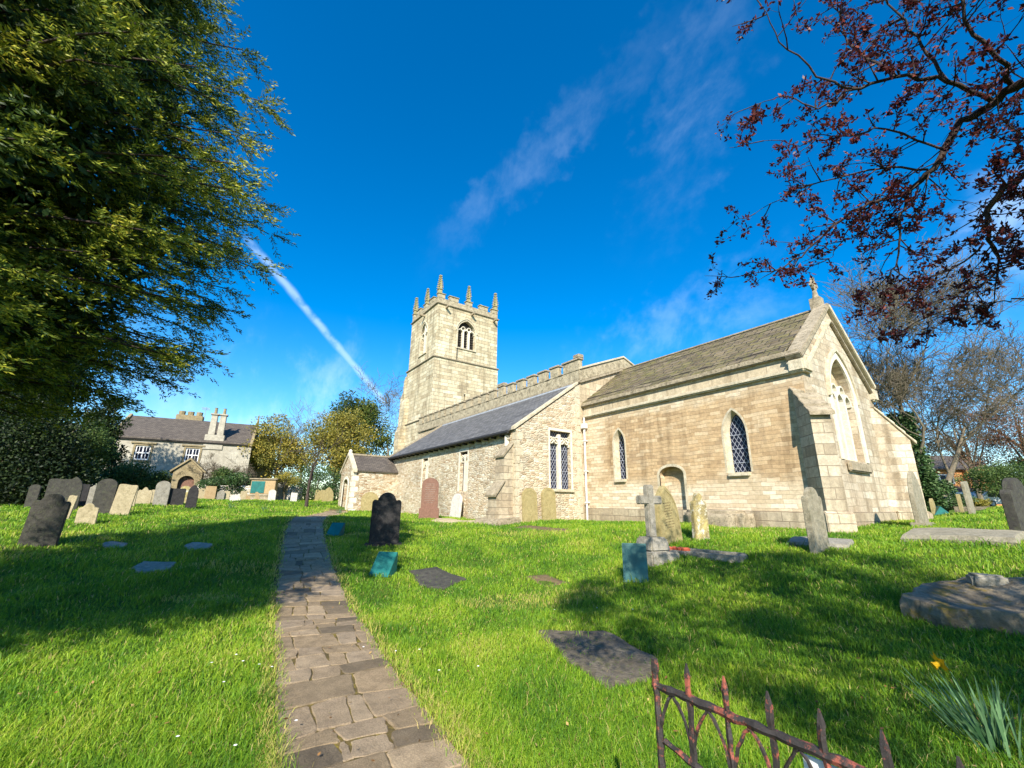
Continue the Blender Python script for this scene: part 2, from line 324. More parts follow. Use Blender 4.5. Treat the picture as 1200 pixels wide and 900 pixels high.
M['hedge'] = leafmat('hedge_foliage', [(0, (.03, .06, .015)), (.5, (.075, .13, .03)), (1, (.17, .22, .06))], .25)
M['gold'] = leafmat('golden_foliage', [(0, (.08, .085, .018)), (.4, (.20, .19, .035)), (.75, (.36, .29, .05)), (1, (.50, .38, .07))], .25)
M['conif'] = leafmat('conifer_foliage', [(0, (.02, .04, .01)), (.5, (.06, .095, .015)), (1, (.19, .20, .03))], .2)
M['redb'] = leafmat('reddish_budding_foliage', [(0, (.09, .06, .03)), (.5, (.19, .10, .06)), (.8, (.30, .13, .08)), (1, (.24, .2, .08))], .3)
M['ivy'] = leafmat('ivy_leaf', [(0, (.02, .045, .015)), (.6, (.05, .10, .03)), (1, (.14, .2, .08))], .15, .35)
M['purple'] = leafmat('purple_leaf', [(0, (.045, .012, .016)), (.5, (.11, .026, .026)), (.8, (.26, .06, .035)), (1, (.50, .17, .06))], .4, .4)
M['daff'] = leafmat('daffodil_leaf', [(0, (.05, .13, .05)), (1, (.17, .30, .14))], .25, .4)
M['yellow'] = flat('yellow_petal', (.75, .42, .01), .6)
M['daisy'] = flat('white_petal', (.8, .8, .78), .6)

# ------------------------------------------------------------------ object helpers
def tag(o, label=None, cat=None, group=None, kind=None):
    if label: o['label'] = label
    if cat: o['category'] = cat
    if group: o['group'] = group
    if kind: o['kind'] = kind
    return o
def empty(name, loc=(0, 0, 0), rz=0, label=None, cat=None, group=None):
    o = bpy.data.objects.new(name, None); COL.objects.link(o); o.location = loc; o.rotation_euler = (0, 0, rz)
    o.empty_display_size = .1; return tag(o, label, cat, group)
def origin(p):
    v = Vector((0, 0, 0))
    while p is not None: v += p.location; p = p.parent
    return v
def auto_uv(me):
    uvl = me.uv_layers.new(name='UVMap'); 
    nl = len(me.loops); co = np.empty(len(me.vertices)*3); me.vertices.foreach_get('co', co); co = co.reshape(-1, 3)
    lv = np.empty(nl, int); me.loops.foreach_get('vertex_index', lv)
    pn = np.empty(len(me.polygons)*3); me.polygons.foreach_get('normal', pn); pn = pn.reshape(-1, 3)
    lt = np.empty(len(me.polygons), int); me.polygons.foreach_get('loop_total', lt)
    n = np.repeat(pn, lt, axis=0); p = co[lv]
    flatm = np.abs(n[:, 2]) > .95
    h = np.hypot(n[:, 0], n[:, 1])+1e-9
    tx, ty = -n[:, 1]/h, n[:, 0]/h
    u = np.where(flatm, p[:, 0], tx*p[:, 0]+ty*p[:, 1])
    s = np.cross(n, np.stack([tx, ty, 0*tx], 1))
    v = np.where(flatm, p[:, 1], (p*s).sum(1))
    uvl.data.foreach_set('uv', np.stack([u, v], 1).ravel())
class MB:
    def __init__(s): s.v = []; s.f = []
    def add(s, vs, fs):
        o = len(s.v); s.v += [tuple(p) for p in vs]; s.f += [tuple(i+o for i in f) for f in fs]; return s
    def box(s, a, b, mat=None):
        x0, y0, z0 = a; x1, y1, z1 = b
        vs = [(x0, y0, z0), (x1, y0, z0), (x1, y1, z0), (x0, y1, z0), (x0, y0, z1), (x1, y0, z1), (x1, y1, z1), (x0, y1, z1)]
        if mat is not None: vs = [mat @ Vector(p) for p in vs]
        return s.add(vs, [(0, 3, 2, 1), (4, 5, 6, 7), (0, 1, 5, 4), (1, 2, 6, 5), (2, 3, 7, 6), (3, 0, 4, 7)])
    def prism(s, poly, fn0, fn1):       # poly of 2D points (ccw), mapped by fn0 / fn1 to the two ends
        n = len(poly); vs = [fn0(*p) for p in poly]+[fn1(*p) for p in poly]
        fs = [tuple(range(n))[::-1], tuple(range(n, 2*n))]+[(i, (i+1) % n, n+(i+1) % n, n+i) for i in range(n)]
        return s.add(vs, fs)
    def ring(s, outer, inner, fn0, fn1):  # open strip frame between two polylines of equal length
        n = len(outer)
        vs = [fn0(*p) for p in outer]+[fn0(*p) for p in inner]+[fn1(*p) for p in outer]+[fn1(*p) for p in inner]
        fs = []
        for i in range(n-1):
            a, b = i, i+1
            fs += [(a, b, n+b, n+a), (2*n+a, 3*n+a, 3*n+b, 2*n+b), (a, 2*n+a, 2*n+b, b), (n+a, n+b, 3*n+b, 3*n+a)]
        fs += [(0, n, 3*n, 2*n), (n-1, 3*n-1, 4*n-1, 2*n-1)]
        return s.add(vs, fs)
    def tube(s, pts, rad, n=6, cap=True):
        pts = [Vector(p) for p in pts]; o = len(s.v); m = len(pts)
        up = Vector((0, 0, 1)); prev = None
        for i, p in enumerate(pts):
            d = (pts[min(i+1, m-1)]-pts[max(i-1, 0)]).normalized()
            if prev is None:
                a = d.cross(up)
                if a.length < .1: a = d.cross(Vector((1, 0, 0)))
                a.normalize()
            else:
                a = prev - d*prev.dot(d)
                if a.length < 1e-4: a = d.orthogonal()
                a.normalize()
            prev = a; b = d.cross(a); r = rad[i] if hasattr(rad, '__len__') else rad
            for k in range(n):
                t = 2*math.pi*k/n; q = p + (a*math.cos(t)+b*math.sin(t))*r; s.v.append((q.x, q.y, q.z))
        for i in range(m-1):
            for k in range(n):
                k2 = (k+1) % n; s.f.append((o+i*n+k, o+i*n+k2, o+(i+1)*n+k2, o+(i+1)*n+k))
        if cap:
            s.f.append(tuple(o+k for k in range(n))[::-1]); s.f.append(tuple(o+(m-1)*n+k for k in range(n)))
        return s
    def build(s, name, mat, parent=None, world=True, bevel=0, smooth=False, recalc=True, label=None, jit=0):
        off = origin(parent) if world else Vector((0, 0, 0))
        me = bpy.data.meshes.new(name); me.from_pydata([(x-off.x, y-off.y, z-off.z) for x, y, z in s.v], [], s.f); me.update()
        if recalc or bevel or jit:
            bm = bmesh.new(); bm.from_mesh(me)
            if recalc: bmesh.ops.recalc_face_normals(bm, faces=bm.faces)
            if bevel:
                es = [e for e in bm.edges if len(e.link_faces) == 2 and e.calc_face_angle(0) > .5]
                bmesh.ops.bevel(bm, geom=es, offset=bevel, segments=2, affect='EDGES', clamp_overlap=True)
            if jit:
                for v in bm.verts: v.co += Vector((random.uniform(-jit, jit) for _ in range(3)))
            bm.to_mesh(me); bm.free()
        if smooth: me.polygons.foreach_set('use_smooth', [True]*len(me.polygons))
        auto_uv(me); me.materials.append(M[mat] if isinstance(mat, str) else mat)
        o = bpy.data.objects.new(name, me); COL.objects.link(o); o.parent = parent
        if label: o['label'] = label
        return o
def cut(obj, mb):                    # boolean difference with the shapes collected in mb (world coordinates)
    c = mb.build('cutter', 'dark', None)
    off = origin(obj.parent) if obj.parent else Vector((0, 0, 0))
    c.location = -off
    saved = obj.parent; obj.parent = None
    bpy.context.view_layer.update()
    md = obj.modifiers.new('b', 'BOOLEAN'); md.operation = 'DIFFERENCE'; md.solver = 'EXACT'; md.object = c
    dg = bpy.context.evaluated_depsgraph_get(); me = bpy.data.meshes.new_from_object(obj.evaluated_get(dg))
    obj.modifiers.clear(); obj.data = me
    while me.uv_layers: me.uv_layers.remove(me.uv_layers[0])
    auto_uv(me); me.materials.clear(); me.materials.append(bpy.data.materials[obj['_m']] if '_m' in obj else M['trim'])
    bpy.data.objects.remove(c); obj.parent = saved
def wallobj(mb, name, mat, parent, cutter=None, label=None):
    o = mb.build(name, mat, parent, label=label)
    if cutter is not None and cutter.v:
        o['_m'] = M[mat].name; cut(o, cutter); del o['_m']
    return o
def arch(w, zs, zt, z0, n=10, kind='gothic'):   # outline from bottom-left up over the head to bottom-right
    h = w/2
    if kind == 'rect': return [(-h, z0), (-h, zs), (-h, zt), (0, zt), (h, zt), (h, zs), (h, z0)]
    pts = [(-h, z0), (-h, zs)]
    for i in range(1, 2*n):
        t = i/(2*n)
        if kind == 'gothic':
            u = 2*t if t <= .5 else 2*(1-t); a = u*math.pi/2*.72
            x = -h*(1-(1-math.cos(a))/(1-math.cos(math.pi/2*.72))); z = zs+(zt-zs)*math.sin(a)/math.sin(math.pi/2*.72)
            if t > .5: x = -x
        else:
            a = math.pi*(1-t); x = h*math.cos(a); z = zs+(zt-zs)*math.sin(a)
        pts.append((x, z))
    return pts+[(h, zs), (h, z0)]
def quads(name, co, mat, parent=None, rnd=None, world=True, per=4):
    co = np.asarray(co, float)
    if world and parent is not None: co = co-np.array(origin(parent))
    n = len(co)//per; me = bpy.data.meshes.new(name); me.vertices.add(n*per); me.vertices.foreach_set('co', co.ravel())
    me.loops.add(n*per); me.loops.foreach_set('vertex_index', np.arange(n*per))
    me.polygons.add(n); me.polygons.foreach_set('loop_start', np.arange(n)*per); me.polygons.foreach_set('loop_total', np.full(n, per))
    me.update(calc_edges=True)
    a = me.attributes.new('rnd', 'FLOAT', 'POINT'); a.data.foreach_set('value', np.repeat(rnd if rnd is not None else rng.random(n), per))
    me.materials.append(M[mat]); o = bpy.data.objects.new(name, me); COL.objects.link(o); o.parent = parent
    return o
def unit(a): return a/(np.linalg.norm(a, axis=1, keepdims=True)+1e-9)
def leaves(p, d, L, W, nrm=None, fold=.0):       # kite-shaped leaves: base p, direction d
    n = len(p); d = unit(d)
    if nrm is None: nrm = rng.normal(size=(n, 3))
    s = unit(np.cross(d, nrm)); L = np.broadcast_to(np.asarray(L, float).reshape(-1, 1), (n, 1)); W = np.broadcast_to(np.asarray(W, float).reshape(-1, 1), (n, 1))
    mid = p+d*L*.45
    return np.stack([p, mid+s*W/2, p+d*L, mid-s*W/2], 1).reshape(-1, 3)

# ------------------------------------------------------------------ ground
def grid_ground():
    xs = np.concatenate([np.linspace(-900, -60, 12)[:-1], np.linspace(-60, 30, 181), np.linspace(30, 900, 12)[1:]])
    ys = np.concatenate([np.linspace(-900, -30, 12)[:-1], np.linspace(-30, 60, 181), np.linspace(60, 900, 12)[1:]])
    X, Y = np.meshgrid(xs, ys, indexing='ij'); Z = terr(X, Y)
    co = np.stack([X, Y, Z], -1).reshape(-1, 3); ny = len(ys)
    i, j = np.meshgrid(np.arange(len(xs)-1), np.arange(ny-1), indexing='ij'); a = (i*ny+j).ravel()
    f = np.stack([a, a+ny, a+ny+1, a+1], 1)
    me = bpy.data.meshes.new('ground'); me.from_pydata(co.tolist(), [], f.tolist()); me.update()
    me.polygons.foreach_set('use_smooth', [True]*len(me.polygons)); me.materials.append(M['ground'])
    o = bpy.data.objects.new('ground', me); COL.objects.link(o); tag(o, kind='structure')
grid_ground()

# path: flagstones on a mossy bed
PATH = [(-.2, .75), (-1.6, .9), (-2.94, 1.1), (-4.1, 1.22), (-5.3, 1.36), (-6.6, 1.52), (-8.1, 1.72), (-10, 1.98), (-12.4, 2.32), (-14, 2.6), (-16, 3.0), (-18.3, 3.7), (-20.7, 4.7), (-23.2, 5.7), (-26.2, 6.45)]
PATHW = .50
def resample(P, step):
    out = [Vector(P[0])]; 
    pts = [Vector(p) for p in P]; acc = 0
    for a, b in zip(pts, pts[1:]):
        L = (b-a).length; t = step-acc
        while t <= L: out.append(a+(b-a)*t/L); t += step
        acc = (L-(t-step))
    return out
cl = resample(PATH, .1)
def path_frame(i):
    i = max(0, min(len(cl)-1, i)); a = cl[max(i-3, 0)]; b = cl[min(i+3, len(cl)-1)]; d = (b-a).normalized(); return cl[i], Vector((-d.y, d.x))
def onpath(s, u, dz):
    c, n = path_frame(int(s/.1)); c2, n2 = path_frame(int(s/.1)+1); t = s/.1-int(s/.1); p = c.lerp(c2, t)+n.lerp(n2, t)*u
    return (p.x, p.y, float(terr(p.x, p.y))+dz)
LEN = (len(cl)-2)*.1
mb = MB(); n = int(LEN/.25)
for i in range(n):
    e = [onpath(i*.25, PATHW+.05, .006), onpath(i*.25, -PATHW-.05, .006), onpath((i+1)*.25, -PATHW-.05, .006), onpath((i+1)*.25, PATHW+.05, .006)]
    e2 = [onpath(i*.25, 0, .012), onpath((i+1)*.25, 0, .012)]
    mb.add([e[0], e2[0], e2[1], e[3]], [(0, 1, 2, 3)]); mb.add([e2[0], e[1], e[2], e2[1]], [(0, 1, 2, 3)])
bed = mb.build('path_bed', 'joint', None, recalc=False); tag(bed, kind='structure')
mb = MB(); srnd = []; s = 0.; jl = {}
row = 0; prevcuts = None
bounds = [0.]
while bounds[-1] < LEN-.8: bounds.append(bounds[-1]+random.choice([.24, .32, .40, .48]))
sk = []
for _ in bounds:
    tl_ = random.uniform(-.085, .085); sk.append([tl_*(i-2)/2+random.uniform(-.05, .05) for i in range(5)])
def edge_s(k, u):
    t = (u/PATHW+1)*2; i = int(min(max(t, 0), 3.999)); f = t-i
    return bounds[k]+sk[k][i]*(1-f)+sk[k][i+1]*f
for k in range(len(bounds)-1):
    nc = random.choice([1, 2, 2, 3, 3]); cuts = [-PATHW]+sorted(-PATHW+2*PATHW*((j+1)/(nc+1)+random.uniform(-.13, .13)) for j in range(nc))+[PATHW]
    for a, b in zip(cuts, cuts[1:]):
        g = random.uniform(.002, .007); j1 = random.uniform(-.03, .03) if a > -PATHW else random.uniform(-.04, .02); j2 = random.uniform(-.03, .03) if b < PATHW else random.uniform(-.02, .04)
        h = .020+random.uniform(-.004, .004)
        cs = []
        for (u, sidx, jj) in ((a+g, k, j1), (b-g, k, j2), (b-g, k+1, -j2), (a+g, k+1, -j1)):
            uu = u+jj*.6; cs.append((edge_s(sidx, max(-PATHW, min(PATHW, uu)))+(g if sidx == k else -g), uu))
        # rounded, slightly wavy outline
        out = []
        for q in range(4):
            A, B = cs[q], cs[(q+1) % 4]; L = math.hypot(B[0]-A[0], B[1]-A[1]) or 1
            for t in (.06, .3, .5, .7, .94):
                out.append((A[0]+(B[0]-A[0])*t+random.uniform(-.008, .008), A[1]+(B[1]-A[1])*t+random.uniform(-.008, .008)))
        cx = sum(o[0] for o in out)/len(out); cy = sum(o[1] for o in out)/len(out)
        def shr(o, f): return (cx+(o[0]-cx)*f, cy+(o[1]-cy)*f)
        v = [onpath(*o, .0) for o in out]+[onpath(*shr(o, .985), h-.006) for o in out]+[onpath(*shr(o, .95), h) for o in out]
        m_ = len(out); fs = [(i, (i+1) % m_, m_+(i+1) % m_, m_+i) for i in range(m_)]+[(m_+i, m_+(i+1) % m_, 2*m_+(i+1) % m_, 2*m_+i) for i in range(m_)]+[tuple(range(2*m_, 3*m_))]
        mb.add(v, fs); srnd += [random.random()]*(3*m_)
pth = mb.build('path', 'slab', None, recalc=True)
at = pth.data.attributes.new('rnd', 'FLOAT', 'POINT'); at.data.foreach_set('value', srnd); tag(pth, kind='structure')

# ------------------------------------------------------------------ church
ch = empty('church', (-13.25, 13, -.6), 0, 'stone village church with square pinnacled tower, battlemented nave and steep chancel gable', 'church')
GZ = -1.3
def lx(f): return lambda a, b: (f, a, b)      # (y,z) polygon at x=f
def ly(f): return lambda a, b: (a, f, b)      # (x,z) polygon at y=f
def shifted(pts, c): return [(c+a, b) for a, b in pts]
def moulding(name, segs, mat='trim', bevel=.02, parent=ch):
    mb = MB()
    for a, b in segs: mb.box(a, b)
    return mb.build(name, mat, parent, bevel=bevel)
def window(axis, pos, c, w, z0, zs, zt, lights, depth=.24, style='lattice', fr=.12, frmat='trimw', label=None, kind='gothic', out=1, sill=True, hood=True, splay=0):
    """window set in a wall; axis 'S' faces -Y at y=pos, axis 'E' faces +X at x=pos. Returns (part, cutter outline)."""
    def fn(dp):    # dp = distance out of the wall face
        if axis == 'S': return lambda a, b: (c+a, pos-dp, b)
        return lambda a, b: (pos+dp, c+a, b)
    inner = arch(w, zs, zt, z0, 8, kind); ww = w+2*splay; zw = zt+splay*1.3; wide = arch(ww, zs, zw, z0, 8, kind); fw = ww+2*fr; ft = zw+fr*1.25; outer = arch(fw, zs, ft, z0, 8, kind)
    mb = MB(); mb.ring(outer, wide, fn(.025 if hood else .005), fn(-.03))
    hood_o = arch(fw+.14, zs, ft+.1, zs-.05, 8, kind); hood_in = arch(fw, zs, ft, zs-.05, 8, kind)
    fo = mb.build('window', frmat, ch, label=label)
    if hood: hm = MB(); hm.ring(hood_o, hood_in, fn(.075), fn(-.02)); hm.build('hood_mould', 'trim', fo)
    if splay:
        sm_ = MB(); A_ = [fn(.002)(*p) for p in wide]; B_ = [fn(-depth)(*p) for p in inner]; m_ = len(A_)
        sm_.add(A_+B_, [(i, i+1, m_+i+1, m_+i) for i in range(m_-1)]); sm_.build('splayed_jamb', frmat, fo, recalc=False)
    gl = MB(); gl.prism(arch(w+.02, zs, zt+.01, z0, 8, kind), fn(-depth), fn(-depth-.02)); gl.build('glass' if style != 'louvre' else 'louvre_panel', 'glass' if style != 'louvre' else 'dark', fo)
    if style == 'lattice':
        lm = MB(); st = .18; hw = .0055; H = zt-z0; cx0 = w/2
        def inside(x, z):
            if abs(x) > cx0-.01 or z < z0: return False
            if z <= zs: return True
            pts = inner; hi = [p for p in pts if p[1] >= z-1e-6]
            return bool(hi) and abs(x) < max(abs(p[0]) for p in hi)
        k = -30
        for sgn in (1, -1):
            for k in range(-40, 60):
                run = []
                for i in range(int(H/.02)+2):
                    z = z0+i*.02; x = sgn*(z-z0)*.62+(k*st*.75)
                    if inside(x, z): run.append((x, z))
                if len(run) > 2:
                    (xa, za), (xb, zb) = run[0], run[-1]
                    lm.prism([(xa-hw, za), (xa+hw, za), (xb+hw, zb), (xb-hw, zb)], fn(-depth+.018), fn(-depth+.004))
        for z in np.arange(z0+.3, zs, .42): lm.prism([(-w/2, z-.008), (w/2, z-.008), (w/2, z+.008), (-w/2, z+.008)], fn(-depth+.03), fn(-depth+.019))
        lm.build('lead_lattice', 'leadlat', fo)
    if lights > 1:
        tm = MB(); lw = w/lights; mw = min(.07, lw*.16)
        for i in range(1, lights):
            x = -w/2+i*lw; tm.prism([(x-mw, z0), (x+mw, z0), (x+mw, zt-.12 if abs(x) < .2 else zs+.15), (x-mw, zt-.12 if abs(x) < .2 else zs+.15)], fn(-.07), fn(-depth+.01))
        zsl = zs-.12
        for i in range(lights):
            x = -w/2+(i+.5)*lw
            tm.ring(shifted(arch(lw, zsl, zsl+lw*.62, zsl-.02, 5), x), shifted(arch(lw-.11, zsl, zsl+lw*.62-.08, zsl-.02, 5), x), fn(-.08), fn(-depth+.01))
        # tracery above the lights
        top = zt-zs
        if kind == 'gothic':
            for i in range(lights-1):
                x = -w/2+(i+1)*lw; zz = zs+lw*.28
                rr = min(lw*.36, top*.3)
                o_ = [(x+rr*math.cos(a), zz+.08+rr*1.15*math.sin(a)) for a in np.linspace(-math.pi/2, 1.5*math.pi, 13)]
                i_ = [(x+(rr-.045)*math.cos(a), zz+.08+(rr-.045)*1.15*math.sin(a)) for a in np.linspace(-math.pi/2, 1.5*math.pi, 13)]
                tm.ring(o_, i_, fn(-.09), fn(-depth+.01))
        else:
            for i in range(lights*2):
                x = -w/2+(i+.5)*lw/2
                rr = lw*.24
                o_ = [(x+rr*math.cos(a), zs+.10+rr*1.1*math.sin(a)) for a in np.linspace(-math.pi/2, 1.5*math.pi, 11)]
                i_ = [(x+(rr-.035)*math.cos(a), zs+.10+(rr-.04)*1.1*math.sin(a)) for a in np.linspace(-math.pi/2, 1.5*math.pi, 11)]
                tm.ring(o_, i_, fn(-.08), fn(-depth+.01))
        tm.build('tracery', 'trimw', fo)
    if style == 'louvre':
        lm = MB()
        for z in np.arange(z0+.15, zs+.2, .22): lm.prism([(-w/2, z), (w/2, z), (w/2, z+.05), (-w/2, z+.05)], fn(-depth+.07), fn(-depth+.005))
        lm.build('louvres', 'dark', fo)
    if sill:
        sm = MB(); sm.prism([(-w/2-fr, z0-.12), (w/2+fr, z0-.12), (w/2+fr, z0), (-w/2-fr, z0)], fn(.09), fn(-depth+.02)); sm.build('sill', 'trim', fo, bevel=.02)
    return fo, (arch(ww+.002, zs, zw+.002, z0-.001, 8, kind), fn(.3), fn(-depth-.06))
def cutter(*outs):
    mb = MB()
    for o in outs: mb.prism(*o)
    return mb
# --- chancel
CE, CW, CS, CN = -4.7, -13.2, 13.0, 18.45; CM = (CS+CN)/2
f1, k1 = window('S', CS, -11.33, .40, .98, 2.30, 2.80, 1, .24, 'lattice', .07, 'trim', hood=False, splay=.07, label='narrow western lancet window of the chancel with pale lattice')
f2, k2 = window('S', CS, -6.78, .52, 1.0, 2.15, 2.78, 1, .22, 'lattice', .06, 'trim', hood=False, splay=.09, label='wider eastern lancet window of the chancel with pale lattice')
door_o = arch(.95, 1.05, 1.32, -1.2, 6, 'round')
kd = (door_o, lambda a, b: (-9.12+a, CS-.3, b), lambda a, b: (-9.12+a, CS+.27, b))
mb = MB().box((CW, CS, GZ), (CE-.012, CS+.72, 3.72))
wallobj(mb, 'chancel_south_wall', 'ashlar', ch, cutter(k1, k2, kd))
MB().ring(shifted(arch(1.13, 1.05, 1.41, -1.2, 6, 'round'), -9.12), shifted(door_o, -9.12), ly(CS-.006), ly(CS+.05)).build('door_surround', 'trim', ch, label='blocked priest doorway with shallow arched head')
MB().box((CW, CS-.004, 3.72), (CE-.0, CS+.75, 4.14)).build('chancel_upper_band', 'cream', ch)
moulding('chancel_cornice', [((CW, CS-.13, 3.60), (CE+.12, CS-.001, 3.74))], 'trim', .04)
moulding('chancel_eave_course', [((CW-.05, CS-.14, 4.10), (CE+.02, CS+.2, 4.27))], 'coping', .03)
moulding('chancel_plinth', [((CW, CS-.09, GZ), (CE-.35, CS-.002, -.09))], 'plinth', .03)
MB().box((CW+.1, CS+.75, GZ), (CE-.8, CN, 3.9)).build('chancel_north_wall', 'east', ch)
# east wall with gable and blind window
gp = [(CS+.012, GZ), (CN, GZ), (CN, 4.0), (CM, 6.25), (CS+.012, 4.0)]
ew, ke = window('E', CE, 15.72, 1.75, 1.35, 3.25, 4.55, 3, .3, 'plain', .2, 'trimw', label='tall blocked east window filled with pale stone', sill=False)
for c_ in list(ew.children):
    if c_.name.startswith('glass'): c_.name = 'blocking'; c_.data.materials.clear(); c_.data.materials.append(M['cream'])
mb = MB().prism(gp, lx(CE-.75), lx(CE-.003)); wallobj(mb, 'chancel_east_wall', 'east', ch, cutter(ke))
moulding('east_plinth', [((CE-.002, CS+.3, GZ), (CE+.09, CN-.2, -.09))], 'plinth', .03)
moulding('east_sill_ledge', [((CE-.002, 14.9, 1.02), (CE+.12, 16.6, 1.3))], 'coping', .04)
def rake(name, y0, z0, y1, z1, x0, x1, t, mat, lift=0):
    d = Vector((y1-y0, z1-z0)).normalized(); n_ = Vector((-d.y, d.x)) if y1 > y0 else Vector((d.y, -d.x))
    if n_.y < 0: n_ = -n_
    a, b = Vector((y0, z0))+n_*lift, Vector((y1, z1))+n_*lift; c_, e_ = b+n_*t, a+n_*t
    return MB().prism([a, b, c_, e_], lx(x0), lx(x1)).build(name, mat, ch, bevel=.02)
rake('gable_coping', CS-.12, 3.98, CM+.03, 6.30, CE-.30, CE+.13, .17, 'coping')
rake('gable_coping', CN+.12, 3.98, CM-.03, 6.30, CE-.301, CE+.128, .17, 'trim')
rake('gable_string', CS+.35, 3.86, CM, 5.80, CE-.002, CE+.10, .10, 'trim')
rake('gable_string', CN-.1, 3.72, CM, 5.80, CE-.002, CE+.098, .10, 'coping')
moulding('kneeler', [((CE-.3, CS-.16, 3.62), (CE+.14, CS+.45, 3.98))], 'trim', .05)
moulding('kneeler', [((CE-.3, CN-.2, 3.55), (CE+.14, CN+.18, 3.98))], 'trim', .05)
cr = MB()
cxg = CE-.2
cr.box((cxg-.16, CM-.16, 6.3), (cxg+.16, CM+.16, 6.72)); cr.tube([(cxg, CM, 6.65), (cxg, CM, 7.0)], [.12, .06], 8)
cr.box((cxg-.05, CM-.055, 6.95), (cxg+.05, CM+.055, 7.5)); cr.box((cxg-.049, CM-.24, 7.16), (cxg+.049, CM+.24, 7.28))
cr.ring([(CM+.2*math.cos(a), 7.22+.2*math.sin(a)) for a in np.linspace(0, 2*math.pi, 17)], [(CM+.14*math.cos(a), 7.22+.14*math.sin(a)) for a in np.linspace(0, 2*math.pi, 17)], lx(cxg-.04), lx(cxg+.04))
cr.build('gable_cross', 'coping', ch, bevel=.008)
# chancel roof: each course of stone slates a real step
mb = MB(); L = math.hypot(CM-CS+.05, 6.28-4.2); nrow = 9
for sgn in (1, -1):
    y_e = CS-.05 if sgn == 1 else CN+.05
    for i in range(nrow):
        t0, t1 = i/nrow, (i+1)/nrow
        ya, yb = y_e+(CM-y_e)*t0, y_e+(CM-y_e)*t1; za, zb = 4.26+(6.30-4.26)*t0, 4.26+(6.30-4.26)*t1
        x = CW-.02+random.uniform(0, .1)
        x1 = CE-.31
        lift = .055
        nseg = 24; xsx = np.linspace(CW-.02, x1, nseg)
        for q in range(nseg-1):
            dz = random.uniform(-.008, .01)
            mb.prism([(ya, za), (yb, zb+.005), (yb, zb+.03), (ya, za+lift+dz)] if sgn == 1 else [(yb, zb+.005), (ya, za), (ya, za+lift+dz), (yb, zb+.03)], lx(float(xsx[q])), lx(float(xsx[q+1])-.006))
mb.build('chancel_roof', 'stoneslate', ch)
MB().prism([(CS+.1, 4.1), (CN-.1, 4.1), (CM, 6.24)], lx(CW+.02), lx(CE-.4)).build('roof_core', 'dark', ch)
moulding('roof_ridge', [((CW, CM-.09, 6.29), (CE-.31, CM+.09, 6.38))], 'coping', .03)
# diagonal buttresses
def dbutt(cx_, cy_, ang, w_, L0, L1, ztop, zeave, mat, roofm, foot=.25):
    d = Vector((math.cos(ang), math.sin(ang))); n_ = Vector((-d.y, d.x))
    def fn(side): return lambda t, z: (cx_+d.x*t+n_.x*side, cy_+d.y*t+n_.y*side, z)
    b = MB().prism([(-.45, GZ), (L1, GZ), (L1, zeave), (-.2, ztop), (-.45, ztop)], fn(-w_/2), fn(w_/2)).build('buttress', mat, ch)
    p = MB().prism([(-.2, GZ), (L1+.09, GZ), (L1+.09, -.13), (L1+.01, -.06), (-.2, -.06)], fn(-w_/2-.08), fn(w_/2+.08)).build('buttress_plinth', 'plinth', b, bevel=.02)
    sl_ = (zeave-ztop)/(L1+.2)
    nst = 4; rm = MB()
    for i in range(nst):
        ta = L1+.14-(L1+.34)*i/nst; tb = L1+.14-(L1+.34)*(i+1)/nst
        za = ztop+sl_*(ta+.2); zb = ztop+sl_*(tb+.2)
        rm.prism([(ta, za), (ta, za+.11), (tb, zb+.06), (tb, zb)], fn(-w_/2-.06), fn(w_/2+.06))
    rm.build('weathering', roofm, b, bevel=.01)
    return b
dbutt(CE-.03, CS+.03, R(-45), .47, 0, .55, 3.2, 2.42, 'buttress', 'coping')
dbutt(CE-.03, CN-.03, R(45), .70, 0, .66, 3.25, 2.2, 'east', 'trim')
# drain pipe
pm = MB().tube([(-13.06, 12.86, -.6), (-13.06, 12.86, 3.2)], .045, 8)
for z in (.1, 1.35, 2.6): pm.box((-13.12, 12.80, z), (-13.0, 12.97, z+.05))
pm.box((-13.16, 12.76, 3.15), (-12.96, 12.96, 3.36)); pm.tube([(-13.06, 12.86, 3.36), (-13.06, 12.86, 3.62)], .04, 8)
pm.build('drainpipe', 'whitepipe', ch)
# --- nave and parapets
NE, NW, NS, NN = -13.25, -30.9, 12.85, 18.8; NM = (NS+NN)/2
npf = [(NS, GZ), (NN, GZ), (NN, 5.2), (NM, 6.35), (NS, 5.2)]
MB().prism(npf, lx(NW), lx(NE)).build('nave_wall', 'cream', ch)
def low_gable(y): return 5.2+1.15*(1-abs(y-NM)/(NM-NS))
pr = MB()
pr.box((NW, NS-.02, 5.31), (NE+.0, NS+.2, 5.80))
MER, GAP = .60, .32; x = NE-.95; k = 0
pr.box((NE-1.05, NS-.021, 5.80), (NE+.03, NS+.201, 6.28)); x = NE-1.05-GAP
while x-MER > NW:
    tall = (k in (5,)) ; pr.box((x-MER, NS-.021, 5.80), (x, NS+.201, 6.29+(.08 if tall else 0))); x -= MER+GAP; k += 1
pr.build('nave_parapet', 'parapet', ch, bevel=.02)
cp = MB(); x = NE-1.05-GAP; k = 0
cp.box((NE-1.11, NS-.07, 6.281), (NE+.08, NS+.25, 6.38)); cp.box((NE-.3, NS-.07, 6.381), (NE+.08, NS+.25, 6.55))
while x-MER > NW:
    tall = (k in (5,)); z = 6.29+(.08 if tall else 0)
    mk_ = MB().box((x-MER-.05, NS-.07, z+.001), (x+.05, NS+.25, z+.10))
    if tall: mk_.box((x-MER-.02, NS-.05, z+.101), (x+.02, NS+.23, z+.22))
    mk_.build('merlon_cap', 'coping', ch, bevel=.02); MB().box((x, NS-.06, 5.802), (x+GAP, NS+.24, 5.86)).build('embrasure_sill', 'coping', ch, bevel=.01); x -= MER+GAP; k += 1
